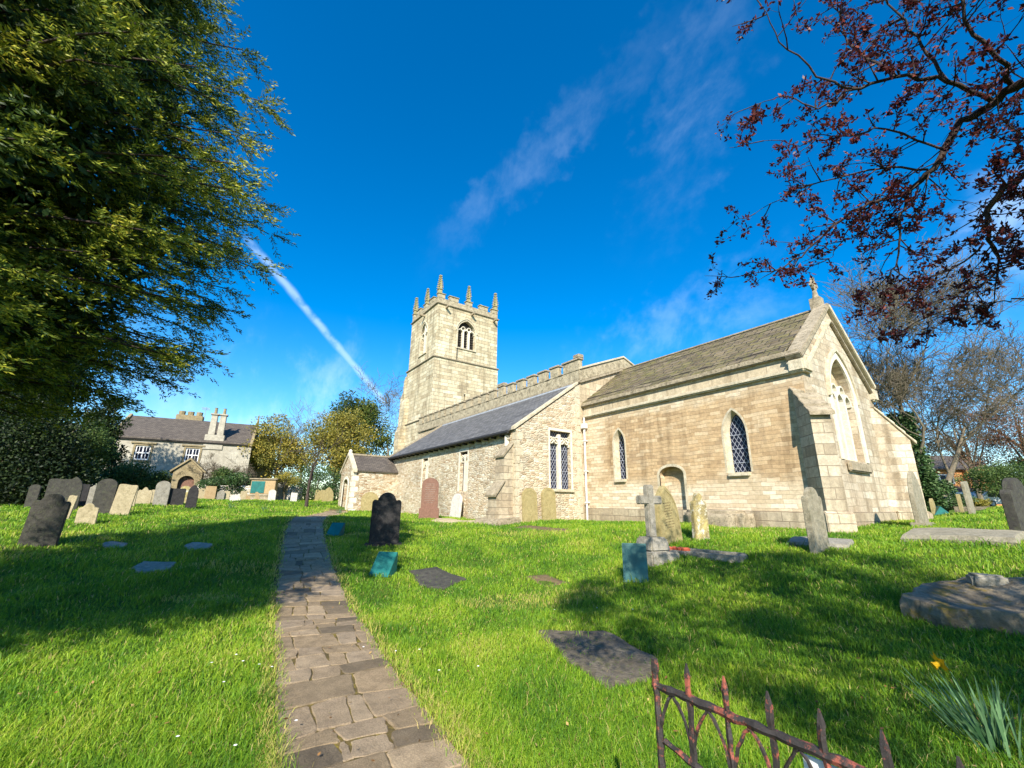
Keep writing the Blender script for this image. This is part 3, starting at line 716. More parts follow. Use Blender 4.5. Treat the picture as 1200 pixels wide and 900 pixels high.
cp.build('corner_cap', 'coping', ch, bevel=.02)
moulding('nave_string', [((NW, NS-.10, 5.19), (NE+.10, NS-.021, 5.31))], 'coping', .03)
def rk(yA, yB, z_off0, z_off1, x0, x1, name, mat):
    return MB().prism([(yA, low_gable(yA)+z_off0), (yB, low_gable(yB)+z_off0), (yB, low_gable(yB)+z_off1), (yA, low_gable(yA)+z_off1)], lx(x0), lx(x1)).build(name, mat, ch, bevel=.015)
for a_, b_ in ((NS, NM), (NM, NN)):
    rk(a_, b_, .10, .62, NE-.3, NE+.02, 'gable_parapet', 'parapet'); rk(a_, b_, .621, .72, NE-.35, NE+.08, 'gable_parapet_coping', 'trim'); rk(a_, b_, -.02, .098, NE-.2, NE+.10, 'gable_string', 'coping')
MB().prism([(NS+.35, 5.3), (NN-.3, 5.3), (NM, 6.4)], lx(NW+.3), lx(NE-.35)).build('nave_roof', 'lead', ch)
# --- south aisle
AE, AW, AS = -13.25, -26.5, 9.45
fe, kee = window('E', AE, 11.68, 1.12, .62, 2.45, 2.93, 2, .22, 'lattice', .08, 'trimw', hood=False, label='square headed two light window in the aisle east wall', kind='rect')
g1, kg1 = window('S', AS, -17.32, .72, .55, 1.98, 2.3, 2, .2, 'plain', .10, 'trimw', label='taller two light window in the aisle south wall', sill=False, hood=False, kind='rect')
g2, kg2 = window('S', AS, -21.5, .66, .80, 2.0, 2.32, 2, .2, 'plain', .10, 'trimw', label='shorter two light window beside the brown headstone', sill=False, hood=False, kind='rect')
ap = [(AS, GZ), (NS-.002, GZ), (NS-.002, 5.12), (AS, 2.78)]
wallobj(MB().prism(ap, lx(AW), lx(AE)), 'aisle_wall', 'rubble', ch, cutter(kee, kg1, kg2))
qm = MB()
for i, z in enumerate(np.arange(-.6, 2.6, .3)):
    a_ = .42 if i % 2 else .26; qm.box((AE-.02, AS-.005, z), (AE+.005, AS+(.60-a_), z+.285)); qm.box((AE-a_, AS-.006, z), (AE-.001, AS+.1, z+.285))
qm.build('quoins', 'trim', ch, bevel=.01)
qm = MB()
for i, z in enumerate(np.arange(-.6, 5.0, .3)):
    a_ = .50 if i % 2 else .3; qm.box((AE-.1, NS-a_, z), (AE+.005, NS-.003, z+.285))
qm.build('quoins', 'trim', ch, bevel=.01)
mb = MB().prism([(AS-.22, 2.70), (NS-.06, 5.10), (NS-.06, 5.17), (AS-.22, 2.77)], lx(AW-.02), lx(AE-.22)); mb.build('aisle_roof', 'slate', ch)
mb = MB().prism([(AS-.10, 2.76), (NS-.1, 5.12), (NS-.1, 5.24), (AS-.10, 2.90)], lx(AE-.218), lx(AE+.05)); mb.build('aisle_coping', 'trim', ch, bevel=.02)
mb = MB().prism([(AS-.2, 2.70), (NS-.1, 5.12), (NS-.1, 5.26), (AS-.2, 2.86)], lx(AW-.16), lx(AW-.022)); mb.build('aisle_coping', 'coping', ch, bevel=.02)
moulding('lead_flashing', [((AW, NS-.16, 5.10), (AE-.3, NS-.022, 5.188))], 'lead', .01)
gm = MB().tube([(AW, AS-.25, 2.68), (AE-.2, AS-.25, 2.68)], .06, 6)
for x in np.arange(AW+.4, AE-.3, .6): gm.box((x, AS-.22, 2.56), (x+.08, AS, 2.64))
gm.build('gutter', 'darkgutter', ch)
# aisle corner buttress
bu = MB().prism([(AS-.0, GZ), (AS-.72, GZ), (AS-.72, .30), (AS-.42, .72), (AS-.42, 1.75), (AS, 2.2)][::-1], lx(-14.0), lx(-13.42)).build('buttress', 'plinth', ch)
MB().prism([(AS-.80, .26), (AS-.40, .80), (AS-.38, .88), (AS-.82, .34)], lx(-14.06), lx(-13.36)).build('weathering', 'coping', bu, bevel=.01)
MB().box((-14.05, AS-.78, GZ), (-13.37, AS-.001, -.22)).build('buttress_plinth', 'plinth', bu, bevel=.03)
MB().prism([(AS-.48, 1.70), (AS-.02, 2.24), (AS-.02, 2.32), (AS-.50, 1.78)], lx(-14.05), lx(-13.37)).build('weathering', 'coping', bu, bevel=.01)
hd = MB().box((-13.76, AS-.2, 2.15), (-13.66, AS-.02, 2.6)); hd.box((-13.84, AS-.16, 2.42), (-13.58, AS-.05, 2.5)); hd.build('carved_finial', 'trimw', bu, bevel=.03)
MB().prism([(x_, y_) for x_, y_ in ((8.2, -1.3), (9.5, -1.3), (9.5, -.42), (8.5, -.5))], lx(-14.6), lx(-12.9)).build('footing', 'coping', ch, bevel=.06)
# --- porch
PE, PW, PS = -25.43, -28.0, 6.85; PM = (PE+PW)/2
dpo = arch(1.0, 1.0, 1.35, -1.2, 6, 'round')
kp = (shifted(dpo, PM), ly(PS-.3), ly(PS+1.2))
wallobj(MB().prism([(PE, GZ), (PE, 1.78), (PM, 2.66), (PW, 1.78), (PW, GZ)][::-1], ly(PS), ly(AS+.0)), 'porch_wall', 'rubble_w', ch, cutter(kp))
MB().ring(shifted(arch(1.28, 1.0, 1.5, -1.2, 6, 'round'), PM), shifted(dpo, PM), ly(PS-.03), ly(PS+.06)).build('porch_arch', 'trimw', ch)
qm = MB()
for i, z in enumerate(np.arange(-.6, 1.5, .3)): a_ = .4 if i % 2 else .25; qm.box((PE-a_, PS-.012, z), (PE+.012, PS+.6-a_, z+.285))
qm.build('quoins', 'trimw', ch, bevel=.01)
dr = MB().box((PM-.5, PS+.5, -1.2), (PM+.5, PS+.56, 1.3)).build('porch_gate', 'door', ch)
mb = MB(); 
for sx_, e_ in ((1, PE+.1), (-1, PW-.1)):
    mb.prism([(e_, 1.74), (PM, 2.70), (PM, 2.78), (e_, 1.82)] if sx_ > 0 else [(PM, 2.70), (e_, 1.74), (e_, 1.82), (PM, 2.78)], ly(PS+.2), ly(AS-.002))
mb.build('porch_roof', 'slate_h', ch)
moulding('porch_ridge', [((PM-.08, PS+.2, 2.74), (PM+.08, AS-.01, 2.86))], 'coping', .02)
mb = MB()
for sx_, e_ in ((1, PE+.16), (-1, PW-.16)):
    mb.prism([(e_, 1.66), (PM, 2.74), (PM, 2.92), (e_, 1.84)] if sx_ > 0 else [(PM, 2.74), (e_, 1.66), (e_, 1.84), (PM, 2.92)], ly(PS-.06), ly(PS+.198))
mb.build('porch_coping', 'trim', ch, bevel=.02)
MB().tube([(PM, PS+.07, 2.84), (PM, PS+.07, 3.02), (PM, PS+.07, 3.10)], [.09, .11, .02], 8).build('porch_finial', 'trimw', ch)
# --- tower
TX, TW_, TS, TN = -30.0, -35.45, 13.4, 19.25; TM = (TS+TN)/2; TXM = (TX+TW_)/2
fb, kb = window('E', TX, 16.18, 1.65, 12.5, 14.05, 15.02, 3, .35, 'louvre', .12, 'trim', label='three light belfry window in the sunlit east face', sill=True)
fb2, kb2 = window('S', TS, -32.5, 1.35, 12.15, 13.9, 14.95, 2, .35, 'louvre', .12, 'trim', label='two light belfry window in the south face', sill=True)
wallobj(MB().box((TW_, TS, 11.3), (TX, TN, 15.92)), 'belfry_stage', 'tower', ch, cutter(kb, kb2))
kslit = ([(-.07, 7.5), (.07, 7.5), (.07, 8.6), (-.07, 8.6)], lambda a, b: (TX+.5, 16.2+a, b), lambda a, b: (TX-.4, 16.2+a, b))
wallobj(MB().box((TW_-.12, TS-.08, 6.4), (TX+.08, TN+.08, 11.3)), 'tower_middle_stage', 'tower', ch, cutter(kslit))
MB().box((TW_-.22, TS-.16, GZ), (TX+.12, TN+.16, 6.4)).build('tower_lower_stage', 'tower', ch)
def band_box(x0, x1, y0, y1, z0, z1, o): return ((x0-o, y0-o, z0), (x1+o, y1+o, z1))
moulding('string_course', [band_box(TW_-.12, TX+.08, TS-.08, TN+.08, 11.22, 11.36, .10)], 'coping', .04)
moulding('string_course', [band_box(TW_-.22, TX+.12, TS-.16, TN+.16, 6.34, 6.46, .08)], 'coping', .04)
moulding('tower_cornice', [band_box(TW_, TX, TS, TN, 15.90, 16.02, .12)], 'coping', .04)
pm = MB(); t = .3; TP = 16.02
pm.box((TW_, TS, TP), (TX, TS+t, TP+.45)); pm.box((TW_, TN-t, TP), (TX, TN, TP+.45)); pm.box((TW_, TS+t, TP), (TW_+t, TN-t, TP+.45)); pm.box((TX-t, TS+t, TP), (TX, TN-t, TP+.45))
def mers(a, b): 
    L = b-a; return [(a, a+.62), (a+L*.25-.42, a+L*.25+.42), (a+L*.5-.3, a+L*.5+.3), (a+L*.75-.42, a+L*.75+.42), (b-.62, b)]
for i, (a, b) in enumerate(mers(TS, TN)):
    for xa in (TX-t+.001, TW_-.001):
        y0, y1 = (a, b) if i not in (0, 4) else ((a+.002, b) if i == 0 else (a, b-.002))
        pm.box((xa, y0, TP+.45), (xa+t, y1, TP+.80)); MB().box((xa-.06, y0-.05, TP+.801), (xa+t+.06, y1+.05, TP+.89)).build('merlon_cap', 'pinn', ch, bevel=.02)
for i, (a, b) in enumerate(mers(TW_, TX)):
    if i in (0, 4): continue
    for ya in (TS, TN-t): pm.box((a, ya, TP+.45), (b, ya+t, TP+.80)); MB().box((a-.05, ya-.06, TP+.801), (b+.05, ya+t+.06, TP+.89)).build('merlon_cap', 'pinn', ch, bevel=.02)
pm.build('tower_parapet', 'parapet', ch, bevel=.02);
def pinnacle(x, y, z0, h, s):
    mb = MB(); mb.box((x-s*.8, y-s*.8, z0), (x+s*.8, y+s*.8, z0+h*.18)); mb.box((x-s*1.05, y-s*1.05, z0+h*.18), (x+s*1.05, y+s*1.05, z0+h*.22))
    mb.prism([(-s*.75, -s*.75), (s*.75, -s*.75), (s*.75, s*.75), (-s*.75, s*.75)], lambda a, b: (x+a, y+b, z0+h*.22), lambda a, b: (x+a*.28, y+b*.28, z0+h*.95))
    for k in range(6):
        zz = z0+h*(.3+.1*k); q = s*(.82-.095*k)
        for sx_ in (-1, 1):
            for sy_ in (-1, 1): mb.box((x+sx_*q-.05, y+sy_*q-.05, zz), (x+sx_*q+.05, y+sy_*q+.05, zz+.09))
    mb.box((x-s*.55, y-s*.55, z0+h*.90), (x+s*.55, y+s*.55, z0+h*.96)); mb.tube([(x, y, z0+h*.95), (x, y, z0+h)], [.08, .03], 6)
    return mb.build('pinnacle', 'pinn', ch, bevel=.012)
zb = TP+.80
for x in (TX-.18, TXM, TW_+.18):
    for y in (TS+.18, TM, TN-.18):
        if x == TXM and y == TM: continue
        c_ = x != TXM and y != TM
        pinnacle(x, y, zb+.09, 1.75 if c_ else 1.6, .20 if c_ else .17)
for y in (TS+.75, TM+.25, TN-.45): MB().prism([(TX, 15.6), (TX+.5, 15.66), (TX+.52, 15.78), (TX, 15.8)], lambda a, b: (a, y-.07, b), lambda a, b: (a, y+.07, b)).build('gargoyle', 'coping', ch)
MB().box((-32.6, TS-.5, 15.62), (-32.45, TS, 15.76)).build('gargoyle', 'coping', ch)
# stepped west buttress on the south face
MB().prism([(TW_-.1, GZ), (TW_-.1, 10.9), (TW_-.45, 10.55), (TW_-.5, 9.5), (TW_-1.0, 9.0), (TW_-1.1, 6.5), (TW_-1.25, 6.4), (TW_-1.25, GZ)], ly(TS-.16), ly(TS+.9)).build('tower_buttress', 'tower', ch)
MB().prism([(TS-.05, GZ), (TS-.05, 8.9), (TS-.4, 8.4), (TS-.45, 6.3), (TS-.7, 5.8), (TS-.7, GZ)], lx(TW_-.2), lx(TW_+.75)).build('tower_buttress', 'tower', ch)
MB().tube([(TX+.06, 15.32, 11.4), (TX+.06, 15.32, 12.5)], .035, 5).build('drainpipe', 'dark', ch)

# ------------------------------------------------------------------ headstones and other stones
VIEW = []
def outline(kind, w, h):
    a = w/2
    if kind == 'round':
        return [(-a, 0), (a, 0), (a, h-a*.85)]+[(a*math.cos(t), h-a*.85+a*.85*math.sin(t)) for t in np.linspace(.15, math.pi-.15, 11)]+[(-a, h-a*.85)]
    if kind == 'gothic':
        o = arch(w, h-w*.95, h, 0, 6); return [(-a, 0), (a, 0)]+[p for p in o[::-1][1:-1]]
    if kind == 'shoulder':
        b = a*.62; return [(-a, 0), (a, 0), (a, h-b*1.05), (a*.86, h-b*.8), (b, h-b*.9)]+[(b*math.cos(t), h-b+b*math.sin(t)) for t in np.linspace(.3, math.pi-.3, 9)]+[(-b, h-b*.9), (-a*.86, h-b*.8), (-a, h-b*1.05)]
    if kind == 'ogee':
        return [(-a, 0), (a, 0), (a, h*.80), (a*.82, h*.845), (a*.62, h*.83), (a*.42, h*.93), (a*.2, h*.985), (0, h), (-a*.2, h*.985), (-a*.42, h*.93), (-a*.62, h*.83), (-a*.82, h*.845), (-a, h*.80)]
    if kind == 'flat':
        return [(-a, 0), (a, 0), (a, h*.96), (a*.9, h), (a*.3, h*.985), (-a*.35, h), (-a*.9, h*.99), (-a, h*.95)]
    if kind == 'scroll':
        return [(-a, 0), (a, 0), (a, h*.74), (a*.75, h*.86), (a*.42, h*.84), (a*.18, h*.97), (0, h), (-a*.18, h*.97), (-a*.42, h*.84), (-a*.75, h*.86), (-a, h*.74)]
def headstone(kind, base, w_, h, th, mat, label, az=0, lean=0, tilt=0, group=None, plinth=None, px_w=True, name='headstone', cat='headstone', panel=False):
    base = Vector(base); v = Vector((base.x, base.y)).normalized(); n_ = Vector((math.cos(R(az)), math.sin(R(az))))
    bb = np.array([base.x, base.y, base.z]); k_ = (bb@_r)/(bb@_f)
    def pj(t): return abs(t[0]*_r[0]+t[1]*_r[1]-k_*(t[0]*_f[0]+t[1]*_f[1]))
    c_ = pj((-n_.y, n_.x)); s_ = pj((n_.x, n_.y))
    if px_w: w_ = max((w_-th*s_)/max(c_, .25), w_*.7)
    e = empty(name, base-Vector((0, 0, .0)), R(az), label, cat, group or 'gravestones standing in the churchyard grass')
    o_ = outline(kind, w_, h+.15)
    mb = MB().prism([(a, b-.15) for a, b in o_], lambda a, b: (-th/2, a, b), lambda a, b: (th/2, a, b))
    s = mb.build('slab', mat, e, world=False, bevel=.012)
    s.rotation_euler = (R(lean), R(tilt), 0)
    if panel:                                     # sunken-edge carved border standing proud of the face
        oi = outline(kind, w_*.84, h*.92); oo = outline(kind, w_*.92, h*.965)
        MB().ring(oo[1:]+[oo[0]], oi[1:]+[oi[0]], lambda a, b: (th/2-.004, a, b), lambda a, b: (th/2+.010, a, b)).build('carved_border', mat, s, world=False)
    if plinth:
        pw, ph = plinth; MB().box((-th/2-.1, -w_/2-pw, -.2), (th/2+.1, w_/2+pw, ph)).build('plinth', mat, e, world=False, bevel=.02); s.location.z = ph-.01
    return e
st = dict(
 dark=stone('dark_weathered_headstone', (.035, .033, .030), (.08, .075, .062), (.10, .11, .06), .4, 7, .01),
 black=stone('blackened_headstone', (.018, .017, .018), (.045, .042, .042), (.07, .07, .06), .3, 8, .008),
 tan=stone('tan_sandstone', (.27, .215, .095), (.40, .33, .16), (.17, .15, .06), .5, 6, .008),
 buff=stone('buff_sandstone', (.34, .28, .17), (.5, .42, .27), (.2, .17, .09), .5, 6, .008),
 pale=stone('pale_limestone', (.48, .45, .40), (.68, .65, .58), (.26, .25, .2), .4, 7, .008),
 lich=stone('lichened_headstone', (.12, .10, .07), (.52, .42, .16), (.62, .60, .50), .8, 4, .012),
 grey=stone('grey_headstone', (.20, .185, .15), (.36, .33, .27), (.14, .13, .08), .5, 7, .01),
 orange=stone('orange_sandstone', (.32, .22, .11), (.45, .33, .19), (.3, .2, .1), .4, 6, .008),
 moss=stone('mossy_rock', (.10, .08, .055), (.34, .28, .19), (.24, .16, .02), .75, 2.6, .03))
st['olive'] = stone('olive_grey_stone', (.21, .185, .125), (.38, .34, .25), (.12, .12, .07), .5, 6, .01)
st['dkgrey'] = stone('stained_ledger_stone', (.085, .07, .05), (.20, .17, .125), (.10, .10, .03), .6, 5, .02)
M.update(st)
def inscribe(e, w_, z0, z1, rows, mat, th):
    s = [c for c in e.children if c.name.startswith('slab')][0]; mb = MB(); rs = random.Random(rows)
    for i in range(rows):
        z = z1-(z1-z0)*i/(rows-1); half = w_*rs.uniform(.55, 1)/2; y = -half
        while y < half:
            l = rs.uniform(.010, .024); hgt = rs.uniform(.012, .02); mb.box((th/2-.002, y, z-hgt/2), (th/2+.0025, y+l, z+hgt/2)); y += l+rs.uniform(.006, .022)
    mb.build('worn_inscription', mat, s, world=False, recalc=False)
def hs(px, py, hpx, wpx, hm, kind, mat, label, **k):
    """surveyed by the pixel of its foot and its size in pixels; hm = its real height in metres"""
    dep = 504*hm/hpx*.97; b = D(px, py, dep); sc = dep/504
    return headstone(kind, b, wpx*sc, hm, k.pop('th', .11), mat, label, **k)
hs(45, 635, 57, 46, 1.08, 'shoulder', 'dark', 'large dark headstone standing in front of all others at the left', th=.16, lean=-3)
hs(71, 624, 28, 11, .72, 'flat', 'buff', 'thin sunlit slab just behind the large dark headstone', th=.08, lean=-6)
hs(99, 616, 23, 26, .55, 'ogee', 'buff', 'small pale headstone with shaped top in the sunlit strip of grass', th=.1)
hs(1, 615, 13, 14, .5, 'flat', 'buff', 'small pale stone cut off by the left edge of the picture')
hs(117, 604, 39, 26, 1.15, 'round', 'dark', 'tall dark round topped headstone left of a leaning sunlit one', th=.14)
hs(139, 604, 34, 24, 1.0, 'flat', 'buff', 'leaning sunlit buff slab right of a dark round headstone', th=.12, lean=-5)
hs(78, 603, 38, 22, 1.15, 'gothic', 'dark', 'dark pointed headstone in the shade behind the front row')
hs(92, 601, 26, 12, .9, 'flat', 'black', 'narrow dark slab in the shade beside a pointed headstone')
hs(60, 606, 34, 30, 1.1, 'flat', 'dark', 'broad dark slab in the deep shade of the yew')
hs(152, 598, 24, 9, .85, 'round', 'buff', 'thin pale headstone half hidden behind the leaning buff slab')
hs(167, 590, 19, 19, .75, 'scroll', 'buff', 'low buff headstone with scalloped carved top')
hs(187, 592, 27, 18, 1.05, 'round', 'grey', 'grey round topped headstone left of a broad blackened slab', th=.3)
hs(201, 594, 19, 27, .75, 'flat', 'black', 'broad low blackened slab beside a pointed black headstone', th=.2)
hs(223, 595, 26, 13, .98, 'gothic', 'black', 'narrow black pointed headstone beside the broad low slab', th=.16)
hs(215, 586, 20, 24, .9, 'shoulder', 'lich', 'lichen covered headstone behind the black pair')
hs(245, 586, 15, 13, .85, 'flat', 'orange', 'small orange sandstone slab in front of the garden wall')
hs(235, 585, 13, 8, .75, 'flat', 'buff', 'narrow buff slab left of the orange one by the garden wall')
hs(275, 588, 7, 13, .36, 'round', 'pale', 'low white rounded stone in the grass before the garden wall')
hs(329, 588, 19, 13, 1.1, 'round', 'grey', 'grey round topped headstone on a small base near the path bend', plinth=(.08, .18))
hs(384, 586, 16, 13, .95, 'gothic', 'tan', 'pointed tan headstone by the hedge, right of its rough pair')
hs(374, 586, 12, 11, .72, 'flat', 'tan', 'squat tan headstone by the hedge, left of its pointed pair')
hs(300, 591, 10, 6, .55, 'flat', 'orange', 'small orange post stone in a heap of rubble')
hs(309, 590, 7, 10, .4, 'flat', 'orange', 'low orange rubble stone on the right of the heap')
hs(291, 589, 7, 8, .4, 'flat', 'orange', 'low orange rubble stone on the left of the heap')
for px_, py_, h_, w_, k_, m_, lb_ in ((264, 587, 10, 8, 'flat', 'buff', 'short buff stub of a headstone left of the low white rounded stone'), (178, 590, 15, 7, 'flat', 'buff', 'narrow buff slab wedged beside the scalloped headstone'), (258, 584, 11, 9, 'shoulder', 'grey', 'small grey headstone against the pale garden wall'), (105, 596, 26, 12, 'shoulder', 'grey', 'grey shouldered headstone peeping between two dark ones'), (318, 586, 12, 9, 'round', 'pale', 'small whitish headstone right of the stone cabinet'), (344, 586, 10, 8, 'flat', 'pale', 'low pale block beside the grey round topped headstone'), (33, 600, 26, 14, 'round', 'dark', 'small dark headstone deep in shade at the far left')): hs(px_, py_, h_, w_, {10: .55, 15: .65, 11: .6, 26: .85, 12: .65}[h_], k_, m_, lb_)
hs(285, 583, 11, 8, .65, 'flat', 'buff', 'small buff slab standing left of the teal noticeboard')
hs(450, 632, 56, 35, 1.25, 'shoulder', 'black', 'blackened round shouldered headstone standing by the path in shade', th=.15, az=-20, plinth=(.1, .05), panel=True)
e_ = hs(502, 611, 34, 20, 1.2, 'round', 'brownst', 'polished brown granite headstone on a stepped base by the aisle wall', th=.16, az=-25, plinth=(.06, .42)); inscribe(e_, .42, .22, .95, 11, 'grey', .16)
headstone('round', (-17.3, 9.12, -.62), .85, 1.08, .1, 'pale', 'whitened round topped headstone leaning against the aisle wall', az=-90, tilt=-6, px_w=False)
headstone('round', (-25.27, 7.9, float(terr(-25.3, 7.9))), .95, 1.05, .1, 'tan', 'green tinged headstone leaning on the porch wall', az=0, tilt=-5, px_w=False)
headstone('round', (-13.0, 9.93, -.66), .66, 1.27, .1, 'tan', 'left of the two matching tan headstones against the aisle end wall', az=0, tilt=-3, px_w=False, panel=True)
headstone('round', (-13.0, 10.83, -.62), .66, 1.27, .1, 'tan', 'right of the two matching tan headstones below the square window', az=0, tilt=-3, px_w=False, panel=True)
e_ = hs(786, 637, 65, 31, 1.22, 'gothic', 'tan', 'tan pointed headstone leaning behind the stone cross', th=.12, lean=7, panel=True); inscribe(e_, .34, .35, .85, 10, 'soil', .12)
hs(822, 632, 52, 21, 1.0, 'ogee', 'lich', 'yellow and white lichened headstone with carved top by the chancel wall', th=.14, az=-20)
hs(962, 650, 71, 25, 1.08, 'shoulder', 'olive', 'weathered narrow headstone in dappled shade before the chancel buttress', th=.10)
hs(1081, 613, 58, 17, 1.3, 'gothic', 'olive', 'tall grey pointed headstone beyond the east wall of the church', th=.1, plinth=(.04, .1))
hs(1140, 603, 37, 10, 1.1, 'flat', 'olive', 'pale slab leaning in front of the brick house', th=.08, lean=4)
hs(1127, 598, 24, 6, .9, 'flat', 'tan', 'thin olive slab just left of the leaning pale slab')
hs(1095, 602, 22, 7, .8, 'gothic', 'tan', 'small pointed tan stone right of the tall grey headstone')
hs(1204, 628, 66, 38, 1.15, 'shoulder', 'dark', 'dark headstone cut off by the right edge of the picture', th=.16, az=-10)
# cross monument
b = D(765, 648, 7.9); cz = empty('grave_cross', b, R(-8), 'plain stone cross on a stepped block base', 'grave cross', 'gravestones standing in the churchyard grass')
s1 = MB().box((-.34, -.34, -.15), (.34, .34, .16)); s1.build('base_step', 'grey', cz, world=False, bevel=.03)
MB().prism([(-.24, -.24), (.24, -.24), (.24, .24), (-.24, .24)], lambda a, b: (a, b, .16), lambda a, b: (a*.8, b*.8, .40)).build('base_step', 'grey', cz, world=False, bevel=.03)
c_ = MB(); c_.box((-.065, -.085, .39), (.065, .085, 1.34)); c_.box((-.064, -.28, .98), (.064, .28, 1.14)); c_.build('cross', 'grey', cz, world=False, bevel=.02)
# ledgers, kerb sets and rough stones
def ledger(pts, z_up, th, mat, label, name='ledger_stone', cat='ledger stone', rough=.02, thick=.2):
    ps = [G(*p) for p in pts]; c0 = sum(ps, Vector())/len(ps); e = empty(name, c0, 0, label, cat)
    out = []
    m_ = len(ps)
    for i in range(m_):
        a, b = ps[i], ps[(i+1) % m_]
        for t in np.linspace(0, 1, 6)[:-1]:
            q = a.lerp(b, float(t)); out.append(Vector((q.x+random.uniform(-rough, rough), q.y+random.uniform(-rough, rough), 0)))
    mb = MB(); n_ = len(out)
    def zz(p): return float(terr(p.x, p.y))
    r1 = [(p.x, p.y, zz(p)-.12) for p in out]; r2 = [(p.x, p.y, zz(p)+z_up) for p in out]
    r3 = [((p.x-c0.x)*.95+c0.x, (p.y-c0.y)*.95+c0.y, zz(p)+z_up+th) for p in out]
    r4 = [((p.x-c0.x)*.5+c0.x, (p.y-c0.y)*.5+c0.y, zz(p)+z_up+th*1.15) for p in out]
    mb.add(r1+r2+r3+r4+[(c0.x, c0.y, float(terr(c0.x, c0.y))+z_up+th*1.2)], [(k*n_+i, k*n_+(i+1) % n_, (k+1)*n_+(i+1) % n_, (k+1)*n_+i) for k in range(3) for i in range(n_)]+[(3*n_+i, 3*n_+(i+1) % n_, 4*n_) for i in range(n_)])
    mb.build('stone_top', mat, e, smooth=False); return e, [(p.x, p.y) for p in ps]
FOOT = []
def L_(*a, **k): e, f_ = ledger(*a, **k); FOOT.append(f_); return e
L_([(628, 742), (706, 742), (772, 775), (765, 800), (712, 808), (668, 780)], .015, .02, 'dkgrey', 'large flat grave slab sunk in grass near the railing', rough=.035)
L_([(480, 671), (512, 667), (546, 680), (520, 692), (492, 688)], .025, .02, 'dark', 'small dark slab sunk in the lawn right of the path')
L_([(154, 667), (168, 660), (206, 661), (196, 670), (164, 673)], .025, .015, 'grey', 'small grey slab sunk in the shaded lawn, nearest the path')
L_([(118, 639), (128, 636), (150, 638), (146, 642), (124, 643)], .02, .015, 'grey', 'narrow grey slab sunk in the shaded lawn near the pale headstones')
L_([(215, 641), (225, 637), (250, 639), (244, 644), (222, 645)], .02, .015, 'grey', 'narrow dark slab sunk in the shaded lawn left of the path')
L_([(505, 611), (512, 608), (590, 611), (580, 615)], .02, .015, 'buff', 'long pale slab lying before the whitened headstone')
L_([(614, 676), (640, 674), (668, 684), (640, 688)], -.0, .008, 'soil', 'bare brown patch of old grave edging in the lawn')
L_([(600, 619), (615, 616), (668, 620), (660, 624)], .0, .012, 'soil', 'bare earth strip before the aisle buttress')
L_([(1056, 636), (1070, 627), (1206, 630), (1196, 642)],   .07, .07, 'olive', 'raised ledger tomb slab east of the church', thick=.3, rough=.005)
L_([(922, 641), (930, 634), (1002, 638), (995, 645)], .04, .05, 'grey', 'flat slab behind the weathered narrow headstone')
# heavy mossy slab at the right edge
def lump(name, c, s, mat, label, cat, seed, rz=0, sub=4, flatten=.0, amp=.12):
    from mathutils import noise as mn
    bm = bmesh.new(); bmesh.ops.create_cube(bm, size=2)
    bmesh.ops.bevel(bm, geom=list(bm.edges), offset=.22, segments=2, affect='EDGES')
    bmesh.ops.subdivide_edges(bm, edges=list(bm.edges), cuts=sub, use_grid_fill=True)
    for v in bm.verts:
        k = mn.fractal(v.co*1.3+Vector((seed, 0, 0)), .8, 2, 5); v.co += v.co.normalized()*k*amp; v.co = Vector((v.co.x*s[0], v.co.y*s[1], v.co.z*s[2]))
    me = bpy.data.meshes.new(name); bm.to_mesh(me); bm.free(); me.polygons.foreach_set('use_smooth', [True]*len(me.polygons)); auto_uv(me)
    me.materials.append(M[mat]); o = bpy.data.objects.new(name, me); COL.objects.link(o); o.location = c; o.rotation_euler = (0, 0, rz); tag(o, label, cat); return o
p = D(1150, 738, 5.2); ledger([(1056, 724), (1110, 738), (1215, 746), (1330, 742), (1330, 706), (1150, 697), (1078, 703)], .11, .09, 'moss', 'heavy rough tomb slab with yellow moss at the right edge', 'mossy_tomb_slab', 'tomb slab', rough=.05)
q = G(1165, 712)+Vector((0, 0, .25)); lump('rock', q, (.15, .12, .09), 'grey', 'small grey rock lying on the heavy mossy slab', 'rock', 9, .4)
lump('low_tomb', (-7.35, 12.45, -.50), (.95, .38, .42), 'coping', 'low dark rounded tomb against the chancel wall', 'tomb', 5, 0)
FOOT.append([(p.x-.9, p.y-.4), (p.x+1.3, p.y+1.9)])
# grave kerb behind the cross, with red tiles
ka = [G(778, 648), G(786, 645), G(874, 655), G(866, 660)]; c0 = sum(ka, Vector())/4
ke_ = empty('grave_kerb', c0, 0, 'low stone kerb round a grave beside the stone cross', 'grave kerb')
for i in range(4):
    a, b_ = ka[i], ka[(i+1) % 4]; d = (b_-a); d.z = 0; n_ = Vector((-d.y, d.x, 0)).normalized()*.05
    mb = MB(); z = max(a.z, b_.z)+.07
    mb.prism([(a.x-n_.x, a.y-n_.y), (b_.x-n_.x, b_.y-n_.y), (b_.x+n_.x, b_.y+n_.y), (a.x+n_.x, a.y+n_.y)], lambda x, y: (x, y, min(a.z, b_.z)-.1), lambda x, y: (x, y, z+.002*i)); mb.build('kerb_stone', 'grey', ke_, bevel=.012)
M['red'] = flat('faded_red_flowers', (.45, .10, .05), .7)
rm = MB()
for i in range(7):
    q = ka[0].lerp(ka[2], .10+.035*i)+Vector((random.uniform(-.06, .06), random.uniform(-.06, .06), .06)); rm.tube([q, q+Vector((0, 0, .05)), q+Vector((0, 0, .07))], [.05, .06, .02], 7)
o = rm.build('flowers', 'red', None); tag(o, 'small heap of faded red flowers inside the grave kerb', 'flowers')
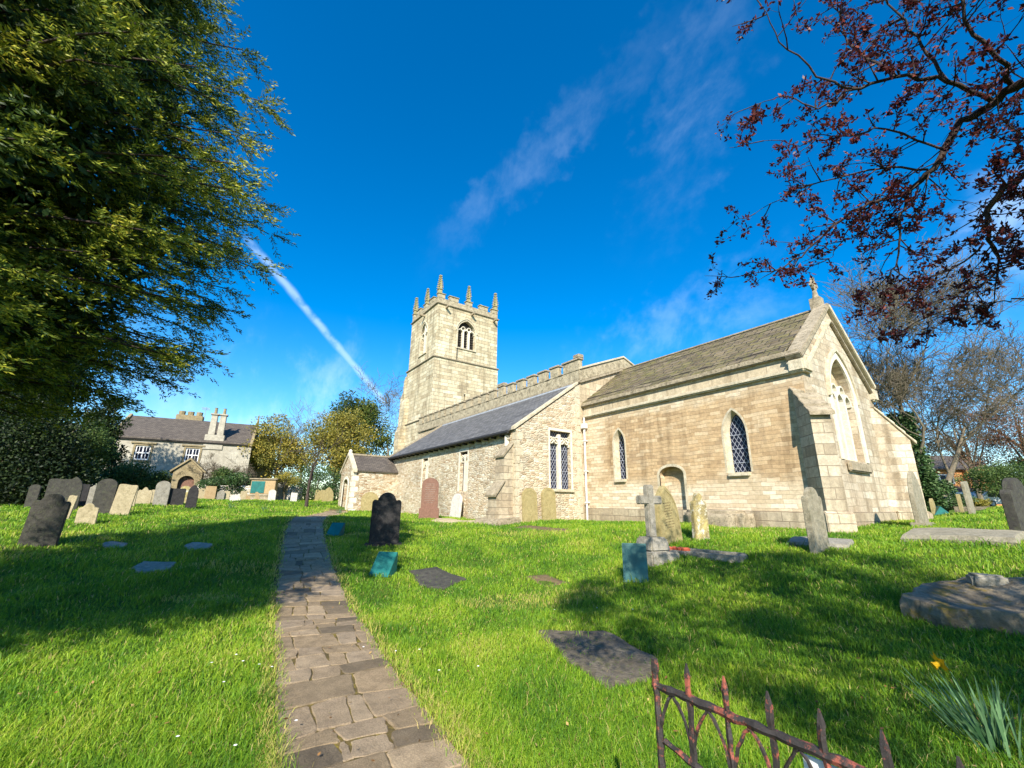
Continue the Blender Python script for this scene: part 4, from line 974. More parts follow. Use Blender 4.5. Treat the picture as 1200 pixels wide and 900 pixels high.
# teal wedges
def wedge(base, az, w_, h, dep, label, group='teal covers standing by the graves'):
    e = empty('grave_cover', base, R(az), label, 'cover', group)
    MB().prism([(dep/2, -.02), (dep/2-.02, .02), (-dep/2, h), (-dep/2-.03, h-.01), (-dep/2-.02, -.02)], lambda a, b: (a, -w_/2, b), lambda a, b: (a, w_/2, b)).build('panel', 'teal', e, world=False, bevel=.006)
    return e
def dp(px, py, hpx, hm): return D(px, py, 504*hm/hpx)
wedge(dp(746, 691, 41, .55), -50, .38, .56, .14, 'teal upright board in front of the stone cross')
wedge(dp(450, 649, 24, .40), -50, .42, .40, .30, 'teal sloping cover in front of the blackened headstone')
wedge(dp(393, 617, 14, .34), -50, .42, .34, .26, 'teal sloping cover beside the path in the shade')
e = empty('grave_cover', dp(1104, 605, 12, .42), R(-60), 'teal triangular cover beyond the church east end', 'cover', 'teal covers standing by the graves')
MB().prism([(-.36, 0), (.36, 0), (-.05, .46)], lambda a, b: (-.2, a, b), lambda a, b: (.2, a, b)).build('panel', 'teal', e, world=False, bevel=.008)

# ------------------------------------------------------------------ iron railing close to the camera
A = P3(769, 803, 1.55); Bd = ray(1000, 899); Bp = Vector(Bd*(A.z/Bd[2])); dirr = (Bp-A).normalized()
rl = empty('iron_railing', (A.x, A.y, float(terr(A.x, A.y))), 0, 'low rusty grave railing of spiked iron bars with flaking red paint', 'railing')
LR = 1.62
def AT(s, z): return A+dirr*s+Vector((0, 0, z))
gz = float(terr(A.x, A.y))-A.z
def rough_tube(pts, r, n=5, jit=.0025, flat_=1):
    out = []
    pts = [Vector(p) for p in pts]
    for a, b in zip(pts, pts[1:]):
        k = max(2, int((b-a).length/.03))
        for i in range(k): out.append(a.lerp(b, i/k)+Vector([random.uniform(-jit, jit) for _ in range(3)]))
    out.append(pts[-1]); return MB().tube(out, [r*random.uniform(.85, 1.2) for _ in out], n)
rough_tube([AT(-.005, 0), AT(LR, 0)], .0125, 6).build('top_rail', 'iron', rl)
rough_tube([AT(0, gz+.12), AT(LR, gz+.12)], .012, 6).build('bottom_rail', 'iron', rl)
rough_tube([AT(.02, -.16), AT(.2, -.2), AT(.42, -.225), AT(.8, -.23), AT(LR, -.23)], .010, 5).build('middle_rail', 'iron', rl)
SPC = .134
for i in range(int(LR/SPC)+1):
    s_ = i*SPC; t_ = .105 if i else .085
    mb = rough_tube([AT(s_, gz-.1), AT(s_, .0), AT(s_, t_-.035)], .0095 if i else .0125, 5)
    mb.tube([AT(s_, t_-.04), AT(s_, t_-.03), AT(s_, t_)], [.011, .010, .003] if i else [.014, .015, .012], 5); mb.build('bar', 'iron', rl)
for i in range(int(LR/SPC)):
    a = i*SPC
    for sgn in (1, -1):
        s0 = a if sgn == 1 else a+SPC
        pts = [AT(s0+sgn*SPC*x, z) for x, z in ((.08, -.20), (.16, -.13), (.34, -.07), (.42, -.03), (.46, -.005))]
        rough_tube([AT(s0+sgn*SPC*(x), z) for x, z in ((.02, -.20), (.05, -.13), (.18, -.075), (.36, -.03), (.48, -.012))], .0055, 5).build('scroll', 'iron', rl)
# sign corner hanging on the railing
s_s = .2
while True:
    v_ = np.array(AT(s_s, -.03)); 
    if 600+FOC*(v_@_r)/(v_@_f) > 936 or s_s > LR: break
    s_s += .01
sg = empty('sign', AT(s_s, -.025), math.atan2(dirr.y, dirr.x), 'white and blue sign hung on the iron railing, cut by the bottom edge', 'sign')
MB().box((0, .014, -.26), (.36, .020, 0)).build('board', 'shell', sg, world=False)
M['blue'] = flat('blue_print', (.02, .12, .5), .5); M['cream2'] = flat('cream_edge', (.7, .62, .3), .5)
MB().box((.03, .0205, -.22), (.33, .0225, -.022)).build('printed_panel', 'blue', sg, world=False); MB().box((0, .0205, -.007), (.36, .0225, -.001)).build('edging', 'cream2', sg, world=False)

# ------------------------------------------------------------------ houses
def house_left():
    d = ray(220, 588); fh = np.array([math.cos(YAW), math.sin(YAW)]); d = d*36/(d[0]*fh[0]+d[1]*fh[1])
    e = empty('stone_house', (d[0], d[1], 0), R(82), 'pale rendered house with brown tiled roof and twin chimney stack behind the churchyard', 'house')
    # local x runs along the front (right in the picture), -y towards the churchyard
    x0, x1 = -5.75, 3.75; DP = 6.2
    def b(*a): return MB().box(*a)
    kk = MB()
    for cx in (-3.62, -.37): kk.box((cx-.48, -.2, 3.12), (cx+.48, .12, 4.22))
    wl = MB().prism([(0, -2.), (DP, -2.), (DP, 4.85), (DP/2, 6.85), (0, 4.85)], lambda a, z: (x0, a, z), lambda a, z: (x1, a, z)).build('wall', 'render', e, world=False)
    wl['_m'] = M['render'].name
    cut(wl, MBshift(kk, e)); del wl['_m']
    MB().prism([(-.2, 4.74), (DP/2, 6.88), (DP+.2, 4.74), (DP+.2, 4.88), (DP/2, 7.02), (-.2, 4.88)][::-1], lambda a, z: (x0+.15, a, z), lambda a, z: (x1-.15, a, z)).build('roof', 'slate_h', e, world=False)
    for xa in (x0-.06, x1-.148):
        MB().prism([(-.3, 4.62), (DP/2, 6.95), (DP+.3, 4.62), (DP+.3, 4.86), (DP/2, 7.19), (-.3, 4.86)][::-1], lambda a, z: (xa, a, z), lambda a, z: (xa+.208, a, z)).build('gable_coping', 'htrim', e, world=False, bevel=.02)
    MB().tube([(x1-.05, DP/2, 7.1), (x1-.05, DP/2, 7.4), (x1-.05, DP/2, 8.0)], [.12, .1, .03], 6).build('finial', 'htrim', e, world=False)
    MB().box((x0, -.14, 4.66), (x1, -.02, 4.76)).build('gutter', 'darkgutter', e, world=False)
    MB().tube([(x0+.28, -.1, -1), (x0+.28, -.1, 4.7)], .06, 6).build('drainpipe', 'darkgutter', e, world=False)
    for cx in (-3.62, -.37):
        wn = MB().ring([(cx-.62, 3.0), (cx-.62, 4.36), (cx+.62, 4.36), (cx+.62, 3.0)], [(cx-.48, 3.12), (cx-.48, 4.22), (cx+.48, 4.22), (cx+.48, 3.12)], lambda a, z: (a, -.05, z), lambda a, z: (a, .02, z)).build('window', 'htrim', e, world=False)
        MB().box((cx-.66, -.08, 2.98), (cx+.66, .05, 3.10)).build('sill', 'htrim', wn, world=False)
        MB().box((cx-.8, -.12, 4.38), (cx+.8, -.002, 4.50)).build('hood_mould', 'htrim', wn, world=False)
        fm = MB()
        for x in (cx-.46, cx-.03, cx+.41): fm.box((x, .02, 3.12), (x+.08, .07, 4.22))
        for z in (3.12, 3.62, 4.14): fm.box((cx-.46, .021, z), (cx+.48, .069, z+.08))
        for x in (cx-.24, cx+.2): fm.box((x, .03, 3.12), (x+.035, .06, 4.22))
        fm.build('frame', 'shell', wn, world=False)
        MB().box((cx-.48, .075, 3.12), (cx+.48, .09, 4.22)).build('glass', 'glass', wn, world=False)
    cm = MB().box((.25, -.08, 4.2), (1.65, .6, 5.45)).build('chimney', 'render', e, world=False, bevel=.03)
    s = MB(); 
    for cx in (.65, 1.28):
        s.prism([(-.24, -.24), (.24, -.24), (.24, .24), (-.24, .24)], lambda a, z: (cx+a, .25+z, 5.45), lambda a, z: (cx+a*.9, .25+z*.9, 7.15)); s.box((cx-.3, -.05, 7.15), (cx+.3, .55, 7.28))
    s.build('shaft', 'render', cm, world=False, bevel=.02)
    for cx in (.65, 1.28): MB().tube([(cx, .25, 7.28), (cx, .25, 7.75), (cx, .25, 7.8)], [.13, .10, .13], 8).build('chimney_pot', 'htrim', cm, world=False)
    c2 = MB().box((-2.7, DP/2+.3, 6.0), (-.7, DP/2+1.0, 7.5)).build('chimney', 'htrim', e, world=False, bevel=.03)
    for cx in (-2.35, -1.7, -1.05): MB().tube([(cx, DP/2+.65, 7.5), (cx, DP/2+.65, 7.85)], [.24, .26], 8).build('chimney_pot', 'htrim', c2, world=False)
    an = MB().tube([(-.65, DP/2+.6, 7), (-.65, DP/2+.6, 8.4)], .02, 4)
    for k in range(5): an.tube([(-.95+.0*k, DP/2+.3+.12*k, 8.3-.03*k), (-.35, DP/2+.3+.12*k, 8.3-.03*k)], .012, 4)
    an.build('aerial', 'lead', e, world=False)
    # rear wing seen past the right gable
    MB().prism([(x1, -2), (x1+1.6, -2), (x1+1.6, 4.3), (x1, 4.3)], lambda a, z: (a, 2.6, z), lambda a, z: (a, 7.2, z)).build('rear_wing', 'htrim', e, world=False)
    MB().prism([(2.3, 4.2), (4.9, 6.3), (7.5, 4.2)][::-1], lambda a, z: (x1+.1, a, z), lambda a, z: (x1+1.7, a, z)).build('rear_wing_roof', 'slate_h', e, world=False)
    # small gabled stone porch in front of the house
    g = D(214, 584, 30); pe = empty('garden_gateway', g, R(80), 'small gabled stone gateway with round arch in the garden wall', 'gateway')
    o_ = shifted(arch(.95, 1.15, 1.6, -1, 6, 'round'), 0)
    pw = MB().prism([(-.85, -1), (.85, -1), (.85, 1.9), (0, 2.7), (-.85, 1.9)], lambda a, z: (a, 0, z), lambda a, z: (a, .7, z)).build('arch_wall', 'htrim', pe, world=False)
    pw['_m'] = M['htrim'].name
    cut(pw, MBshift(MB().prism(o_, lambda a, z: (a, -.2, z), lambda a, z: (a, .5, z)), pe)); del pw['_m']
    for sx in (1, -1): MB().prism([(0, 2.72), (sx*1.05, 1.78), (sx*1.05, 1.92), (0, 2.86)], lambda a, z: (a, -.12, z), lambda a, z: (a, .8, z)).build('coping', 'htrim', pe, world=False)
    MB().box((-.45, .30, -1), (.45, .34, 1.5)).build('gate', 'brownst', pe, world=False)
def MBshift(mb, e):   # cutters are given in the thing's local frame; cut() works without its parent
    m = MB(); m.f = mb.f; off = origin(e); m.v = [(x+off.x, y+off.y, z+off.z) for x, y, z in mb.v]; return m
house_left()
def low_wall(name, a, b, th, h, mat, label, cat='wall'):
    d = (b-a); d.z = 0; L = d.length; e = empty(name, a, math.atan2(d.y, d.x), label, cat)
    mb = MB(); nseg = max(2, int(L/.8))
    top = [h+random.uniform(-.06, .06) for _ in range(nseg+1)]
    for i in range(nseg):
        xa, xb = L*i/nseg, L*(i+1)/nseg; mb.prism([(xa, -.8), (xb-.001, -.8), (xb-.001, top[i+1]), (xa, top[i])], lambda u, z: (u, 0, z), lambda u, z: (u, th, z))
    mb.build('stonework', mat, e, world=False); return e
M['whitewall'] = rubble('limewashed_wall', [(.42, .37, .28), (.62, .58, .50), (.70, .67, .60), (.50, .42, .30)], 3.0, 5, (.5, .46, .38), .05, (.2, .2, .1), .4)
low_wall('garden_wall', D(228, 584, 29.5)+Vector((0, 0, .1)), D(350, 585, 29.5), .4, .85, 'whitewall', 'low pale rubble garden wall below the house hedge')
# noticeboard-like stone bin with teal panel
g = D(306, 583, 27); e = empty('noticeboard', g, R(62), 'orange stone cabinet with a teal panel raised on a ledge', 'noticeboard')
MB().box((-.85, 0, .30), (.85, .5, .42)).build('ledge', 'coping', e, world=False, bevel=.02); MB().box((-.65, .05, -.3), (.7, .45, .30)).build('base', 'coping', e, world=False)
MB().box((-.75, .02, .42), (.72, .48, 1.30)).build('cabinet', 'orange', e, world=False, bevel=.02); MB().box((-.70, -.01, .48), (.10, .018, 1.2)).build('panel', 'teal', e, world=False)
MB().box((-.85, -.08, 1.30), (.85, .55, 1.38)).build('lid', 'coping', e, world=False, bevel=.02)
def house_right():
    g = D(1122, 590, 46); e = empty('brick_house', (g.x, g.y, -.3), R(52), 'orange brick house with white window beyond the churchyard hedge', 'house')
    MB().box((-5.5, 0, -1), (1.9, 6, 4.6)).build('wall', 'brick', e, world=False); MB().box((1.3, -.5, -1), (4.2, 5, 4.5)).build('wing', 'brick', e, world=False)
    MB().prism([(-.4, 4.5), (3, 6.2), (6.4, 4.5), (6.4, 4.65), (3, 6.35), (-.4, 4.65)][::-1], lambda a, z: (-5.7, a, z), lambda a, z: (4.4, a, z)).build('roof', 'slate_h', e, world=False)
    wn = MB().box((-1.9, -.04, 3.0), (.3, .02, 4.0)).build('window', 'shell', e, world=False)
    gm = MB()
    for i in range(3): gm.box((-1.8+i*.7, -.06, 3.1), (-1.25+i*.7, -.042, 3.9))
    gm.build('glass', 'glass', wn, world=False)
    wn = MB().box((2.6, -.54, .7), (3.0, -.48, 1.9)).build('window', 'shell', e, world=False); MB().box((2.65, -.56, .75), (2.95, -.542, 1.85)).build('glass', 'glass', wn, world=False)
    MB().prism([(-2.0, 1.9), (.02, 2.6), (.02, 2.75), (-2.0, 2.02)], lambda a, z: (-4.5, a, z), lambda a, z: (1.9, a, z)).build('porch_roof', 'slate_h', e, world=False)
    MB().box((-4.55, -2.06, 1.86), (1.95, -2.0, 2.08)).build('fascia', 'shell', e, world=False)
house_right()
def car(base, rz, L, W, H, mat, label):
    e = empty('parked_car', base, rz, label, 'car', 'cars parked beyond the churchyard wall'); h = H
    prof = [(-L/2, .28), (L/2, .28), (L/2, .62), (L/2-.1, .8), (L*.24, .92), (L*.08, h-.03), (-L*.1, h), (-L*.36, h-.05), (-L*.47, .95), (-L/2, .85)]
    MB().prism(prof, lambda a, z: (a, -W/2, z), lambda a, z: (a, W/2, z)).build('body', mat, e, world=False, bevel=.06, smooth=False)
    for s in (-1, 1):
        MB().prism([(-L*.38, .95), (L*.18, .95), (L*.06, h-.1), (-L*.34, h-.12)], lambda a, z: (a, s*(W/2+.004), z), lambda a, z: (a, s*(W/2-.03), z)).build('side_window', 'glass', e, world=False)
        for x in (-L*.32, L*.31):
            t_ = MB().tube([(x, s*(W/2+.01), .31), (x, s*(W/2-.2), .31)], .31, 16).build('wheel', 'darkgutter', e, world=False); MB().tube([(x, s*(W/2+.02), .31), (x, s*(W/2+.0), .31)], .19, 12).build('rim', 'lead', t_, world=False)
    wsh = MB().prism([(L*.25, .93), (L*.09, h-.06), (L*.07, h-.05), (L*.23, .92)], lambda a, z: (a+.03, -W/2+.12, z+.02), lambda a, z: (a+.03, W/2-.12, z+.02)).build('windscreen', 'glass', e, world=False)
    for s in (-1, 1): MB().box((L/2-.06, s*(W/2-.3)-.12, .6), (L/2+.015, s*(W/2-.3)+.12, .74)).build('headlight', 'lead', e, world=False)
car(D(1152, 594, 46), R(60), 4.3, 1.75, 1.45, 'shell', 'white parked car nearest the brick house'); car(D(1174, 594, 43), R(48), 4.6, 1.8, 1.55, 'shell', 'second white car parked right of the first, nearer the right edge')
low_wall('boundary_wall', D(1118, 596, 25), D(1215, 597, 22), .35, .35, 'coping', 'low dark stone wall in front of the parked cars')
# ------------------------------------------------------------------ trees
def crown_pts(c, r, nl, n, lr=(.22, .4), shell=.9, lowcut=None):
    u = unit(rng.normal(size=(nl, 3))); rad = shell*rng.uniform(.45, 1.0, (nl, 1))
    lc = np.array(c)+u*rad*np.array(r); ls = rng.uniform(*lr, nl)*min(r)
    k = rng.integers(0, nl, n); v = unit(rng.normal(size=(n, 3)))*(rng.random((n, 1))**.4)
    p = lc[k]+v*ls[k][:, None]*np.array([1.1, 1.1, .8]); rv = np.clip(rng.normal(.5, .17, n)+(rng.random(nl)[k]-.5)*.5, 0, 1)
    d = v+.7*rng.normal(size=(n, 3))
    return p, d, rv
def bush(name, c, r, nl, n, L, W, mat, label, cat, group=None, stem=True, lr=(.22, .4), stemmat='bark', droop=0):
    gz_ = float(terr(c[0], c[1])); e = empty(name, (c[0], c[1], gz_), 0, label, cat, group)
    p, d, rv = crown_pts(c, r, nl, n, lr); d[:, 2] -= droop
    keep = p[:, 2] > gz_-.1; p, d, rv = p[keep], d[keep], rv[keep]
    quads('crown' if stem else 'foliage', leaves(p, d, L*rng.uniform(.6, 1.3, len(p)), W), mat, e, rv)
    mb = MB(); b0 = Vector((c[0], c[1], gz_-.2))
    mb.tube([b0, b0.lerp(Vector(c), .6), Vector(c)+Vector((0, 0, r[2]*.4))], [.05*r[2]+.04, .035*r[2]+.03, .02], 7)
    for i in range(9):
        a = rng.uniform(0, 6.28); q = Vector(c)+Vector((math.cos(a)*r[0]*.7, math.sin(a)*r[1]*.7, r[2]*rng.uniform(-.3, .7))); s0 = b0.lerp(Vector(c), rng.uniform(.3, .8))
        mb.tube([s0, s0.lerp(q, .5)+Vector((0, 0, .1*r[2])), q], [.02*r[2]+.02, .012*r[2]+.01, .008], 5)
    mb.build('trunk', stemmat, e); return e
def at(px, py, dep): return P3(px, py, dep)
bush('golden_tree', at(328, 527, 40), (3.6, 3.0, 3.5), 60, 16000, .20, .10, 'gold', 'rounded golden olive tree beside the right gable of the pale house', 'tree', 'trees behind the churchyard')
bush('golden_tree', at(397, 525, 37), (3.0, 3.0, 3.4), 55, 16000, .20, .10, 'gold', 'golden olive tree in front of the dark conifer', 'tree', 'trees behind the churchyard')
bush('conifer', at(419, 508, 44), (3.4, 3.4, 4.6), 70, 17000, .28, .11, 'conif', 'dark green conifer rising behind the golden tree by the porch', 'tree', 'trees behind the churchyard', droop=.3)
bush('hedge_bush', at(372, 572, 32), (3.2, 2.4, 1.6), 40, 9000, .13, .08, 'ivy', 'dark green laurel hedge beyond the path bend', 'hedge', lr=(.3, .5))
bush('hedge_bush', at(156, 561, 30), (3.2, 1.6, 1.3), 45, 12000, .12, .09, 'hedge', 'clipped laurel hedge below the left window of the pale house', 'hedge', lr=(.35, .6))
bush('hedge_bush', at(118, 561, 29), (1.7, 1.6, 1.15), 30, 6000, .12, .09, 'hedge', 'end of the laurel hedge next to the dark cypress', 'hedge', lr=(.35, .6))
bush('ivy_bush', at(245, 570, 29.5), (1.6, 1.0, .75), 30, 5000, .10, .08, 'ivy', 'ivy bush between the stone gateway and bare shrub', 'bush', lr=(.3, .6))
bush('ivy_bush', at(280, 568, 30.5), (2.2, 1.0, .8), 40, 7000, .10, .08, 'ivy', 'ivy bush spilling over the wall left of the noticeboard', 'bush', lr=(.3, .6))
bush('ivy_bush', at(190, 570, 30.5), (1.3, .9, 1.0), 30, 5000, .10, .08, 'hedge', 'green bush between the laurel hedge and the stone gateway', 'bush', lr=(.3, .6))
bush('ivy_bush', at(262, 562, 31.5), (2.4, 1.0, 1.1), 40, 6000, .10, .07, 'hedge', 'loose green bush under the bare shrub by the house', 'bush', lr=(.25, .5))
bush('yellow_bush', at(336, 562, 28.5), (1.3, .8, .45), 20, 2500, .09, .06, 'gold', 'small yellow bush above the grey round headstone', 'bush', lr=(.4, .7))
bush('cypress', at(86, 528, 21), (1.4, 1.4, 2.1), 50, 14000, .12, .05, 'hedge', 'bright green cypress glimpsed below the yew', 'tree', lr=(.3, .5))
bush('cypress', at(112, 522, 23), (.75, 1.0, 2.9), 40, 16000, .15, .08, 'evergreen', 'dark narrow cypress next to the pale house', 'tree', lr=(.4, .7))
bush('cypress', at(34, 455, 25), (4.1, 2.4, 6.4), 80, 34000, .2, .11, 'evergreen', 'dark evergreen filling the gap between the yew and the bright cypress', 'tree', lr=(.35, .5))
bush('cypress', at(28, 540, 19), (2.6, 2.4, 2.9), 60, 26000, .15, .08, 'evergreen', 'dark spreading evergreen at the far left behind the headstones', 'tree', lr=(.3, .5))
bush('cypress', at(-40, 470, 22), (4.5, 4.0, 5.5), 70, 26000, .26, .13, 'evergreen', 'tall dark evergreen at the left edge behind the yew', 'tree', lr=(.3, .5))
bush('budding_tree', at(1128, 508, 42), (3.5, 3.2, 4.0), 60, 11000, .16, .07, 'redb', 'brown budding tree above the brick house', 'tree', 'trees behind the churchyard')
bush('budding_tree', at(1192, 500, 40), (3.6, 3.2, 4.0), 60, 11000, .16, .07, 'redb', 'reddish budding tree at the right edge above the parked cars', 'tree', 'trees behind the churchyard')
bush('laurel_bush', at(1168, 562, 36), (2.6, 2.0, 1.5), 40, 8000, .13, .09, 'hedge', 'rounded green laurel behind the parked cars', 'bush', lr=(.3, .5))
bush('laurel_bush', at(1200, 556, 40), (3.6, 2.4, 2.2), 45, 9000, .15, .1, 'ivy', 'dark green laurel at the right edge behind the parked cars', 'bush', lr=(.3, .5))
bush('laurel_bush', at(1108, 588, 26), (1.8, 1.2, .55), 36, 6000, .10, .06, 'ivy', 'scrubby evergreen bush in front of the brick house', 'bush', lr=(.3, .5))
bush('laurel_bush', at(1136, 589, 27), (1.0, 1.0, .4), 26, 3000, .10, .06, 'gold', 'low olive bush behind the leaning pale slab', 'bush', lr=(.3, .5))

def bare_tree(name, base, H, lean, r0, levels, label, mat='bark', seed=1, spread=.75, up=.35, ivy=None, nfork=(3, 5), twig=.012, group='bare trees'):
    rs = random.Random(seed); e = empty(name, base, 0, label, 'tree', group)
    trunk = MB(); br = MB(); 
    def grow(p, d, L, r, lev, mb):
        n = 5 if lev < 3 else 3; pts = [p]; rad = [r]; q = Vector(p); dd = Vector(d)
        for i in range(n):
            wob = .035 if lev == 0 else .10+.07*lev
            dd = (dd+Vector((rs.gauss(0, wob), rs.gauss(0, wob), rs.gauss(0, wob*.7)+up*.10))).normalized(); q = q+dd*L/n; pts.append(q.copy()); rad.append(max(r*(1-.72*(i+1)/n), twig*.6))
        mb.tube(pts, rad, 8 if lev == 0 else (5 if lev < 3 else 3), cap=False)
        if lev >= levels: return
        k = rs.randint(*nfork)+(2 if lev == 0 else 0)
        for j in range(k):
            t = rs.uniform(.35 if lev else .3, 1.0); idx = min(int(t*n), n-1); f = t*n-idx; s = pts[idx].lerp(pts[idx+1], f); rr = (rad[idx]*(1-f)+rad[idx+1]*f)*rs.uniform(.42, .68)
            ax = dd.orthogonal().normalized(); ax.rotate(Matrix.Rotation(rs.uniform(0, 6.28), 3, dd)); nd = (dd*rs.uniform(.55, 1)+ax*spread*rs.uniform(.6, 1.2)+Vector((0, 0, up*.5))).normalized()
            grow(s, nd, L*rs.uniform(.5, .78), max(rr, twig), lev+1, br)
    b = Vector(base)-Vector((0, 0, .3)); grow(b, Vector(lean).normalized(), H*.5, r0, 0, trunk)
    trunk.build('trunk', mat, e, smooth=True, recalc=False); br.build('branches', mat, e, smooth=True, recalc=False)
    return e
tb = D(1078, 590, 25); bt = bare_tree('bare_tree', tb, 14.5, (.10, .0, 1), .30, 5, 'large leafless tree with ivy clad trunk behind the east end of the church', seed=12, nfork=(5, 6), twig=.017, spread=.62, up=.5)
# a second heavy stem forking right, as in the photograph
bare_tree('bare_tree', D(1090, 590, 27), 14, (.62, .88, 1.25), .24, 5, 'leaning leafless tree forking to the right above the brick house', seed=5, nfork=(4, 6), twig=.016, spread=.8)
bare_tree('bare_tree', D(1050, 585, 30), 11, (-.1, 0, 1), .2, 5, 'slender leafless tree just behind the chancel gable', seed=8, nfork=(4, 5), twig=.016)
bare_tree('bare_tree', D(462, 590, 52), 17, (-.2, -.2, 1), .3, 5, 'leafless tree beside the left edge of the church tower', seed=21, nfork=(3, 5), twig=.018)
bare_tree('bare_tree', D(350, 590, 55), 14, (0, 0, 1), .25, 4, 'pale leafless tree between the two golden trees', seed=23, nfork=(4, 5), twig=.02)
bare_tree('bare_shrub', D(255, 590, 32), 4.6, (.1, 0, 1), .08, 5, 'bare twiggy shrub against the pale house wall', seed=31, nfork=(4, 5), twig=.011, spread=1.0, up=.1)
bare_tree('young_tree', D(359, 592, 24), 5.2, (-.03, -.02, 1), .11, 3, 'slender dark young tree with forked stem beside the path bend', mat='barkdark', seed=44, nfork=(3, 4), twig=.012, spread=.45, up=.6, group=None)
# ivy leaves on the big trunk
n = 9000; hh = rng.random(n)**1.2*6.0; a = rng.uniform(0, 6.28, n); rr = .42+rng.normal(0, .12, n)+.35*np.exp(-((hh-2.2)/1.6)**2)
p = np.stack([tb.x+rr*np.cos(a), tb.y+rr*np.sin(a), tb.z-.2+hh], 1)
quads('ivy', leaves(p, np.stack([np.cos(a), np.sin(a), rng.normal(-.5, .6, n)], 1), .16, .13), 'ivy', bt)
rp, rd, rv = crown_pts((tb.x+.4, tb.y+.3, tb.z+1.2), (1.1, 1.1, 1.2), 16, 3500, (.3, .5)); quads('ivy', leaves(rp, rd, .15, .12), 'ivy', bt, rv)

# the yew: boughs from the trunk, twigs hung with sprays of needles
def yew():
    c = Vector((-6.7, -3.85)); gz_ = float(terr(c.x, c.y)); e = empty('yew_tree', (c.x, c.y, gz_), 0, 'huge dark yew overhanging the left of the churchyard', 'tree')
    prof_z = [1.2, 1.6, 2.3, 3.2, 4.6, 6.3, 7.8, 9.4]; prof_r = [2.6, 3.1, 3.55, 3.85, 3.9, 3.4, 2.4, .5]
    MB().tube([Vector((c.x, c.y, gz_-.3)), Vector((c.x+.1, c.y, 1.5)), Vector((c.x-.1, c.y+.1, 5)), Vector((c.x, c.y, 8.8))], [.55, .4, .25, .05], 12).build('trunk', 'bark', e, smooth=True)
    bo = MB(); P_, D_, N_, RV = [], [], [], []
    rs = np.random.default_rng(3); nb = 900
    for i in range(nb):
        z = rs.uniform(1.25, 9.2); az = rs.uniform(0, 2*math.pi); rr = float(np.interp(z, prof_z, prof_r))*(.66+.38*rs.random()+.09*math.sin(az*6+z*2.3)+.05*math.sin(az*13-z*3))
        start = np.array([c.x, c.y, max(z-.15*rr, gz_+1.2)]); hd = np.array([math.cos(az), math.sin(az), 0])
        pts = np.array([start+hd*rr*t+np.array([0, 0, (z-start[2])*t+.15*math.sin(t*math.pi)-.20*t*t])+rs.normal(0, .035, 3)*t for t in np.linspace(0, 1, 8)])
        bo.tube([Vector(q) for q in pts], [.030*(1-.85*t)+.003 for t in np.linspace(0, 1, 8)], 4, cap=False)
        tone = float(np.clip(rs.normal(.5, .2), 0, 1)); nt_ = 27
        ts = 1-.62*rs.random(nt_)**1.5; idx = np.clip((ts*7).astype(int), 0, 6); base = pts[idx]+(pts[idx+1]-pts[idx])*(ts*7-idx)[:, None]
        side = np.array([-hd[1], hd[0], 0]); sg_ = rs.choice([-1, 1], nt_)
        td = hd[None]*rs.uniform(.4, 1, (nt_, 1))+side[None]*(sg_*rs.uniform(.1, 1.0, nt_))[:, None]+np.array([0, 0, 1])[None]*rs.uniform(-.5, .25, (nt_, 1)); td = unit(td)
        tl = rs.uniform(.18, .46, nt_)
        for k in range(3):
            sp_ = base+td*(tl*(k+.5)/3)[:, None]; sp_[:, 2] -= .10*((k+.5)/3)**2
            s_side = unit(np.cross(td, np.array([0, 0, 1])[None]+rs.normal(0, .35, (nt_, 3))))
            for m_ in range(16):
                q = sp_+td*((m_//2)*.016)+rs.normal(0, .012, (nt_, 3)); s2 = (-1)**m_
                dd = td*.8+s_side*s2*rs.uniform(.4, 1.1, (nt_, 1))+rs.normal(0, .25, (nt_, 3)); dd[:, 2] -= .15
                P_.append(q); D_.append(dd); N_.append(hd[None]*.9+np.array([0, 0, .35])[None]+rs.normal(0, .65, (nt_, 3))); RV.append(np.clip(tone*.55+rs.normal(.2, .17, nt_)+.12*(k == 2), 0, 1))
    bo.build('boughs', 'barkdark', e, smooth=True, recalc=False)
    # inner leaves added to block light, coloured dark for shade inside the crown
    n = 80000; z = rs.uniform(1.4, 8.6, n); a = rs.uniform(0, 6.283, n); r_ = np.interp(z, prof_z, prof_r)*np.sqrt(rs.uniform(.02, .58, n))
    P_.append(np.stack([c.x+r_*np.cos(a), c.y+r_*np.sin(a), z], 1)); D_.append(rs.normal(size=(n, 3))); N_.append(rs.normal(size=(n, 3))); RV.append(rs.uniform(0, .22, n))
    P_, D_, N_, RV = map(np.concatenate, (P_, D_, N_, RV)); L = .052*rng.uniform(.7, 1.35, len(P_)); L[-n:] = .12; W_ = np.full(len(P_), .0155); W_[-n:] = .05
    print('yew leaflets', len(P_))
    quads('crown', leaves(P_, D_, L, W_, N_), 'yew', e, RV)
yew()

c_d = G(1165, 880); FLW = P3(1101, 777, c_d.dot(Vector(_f))*1.12)
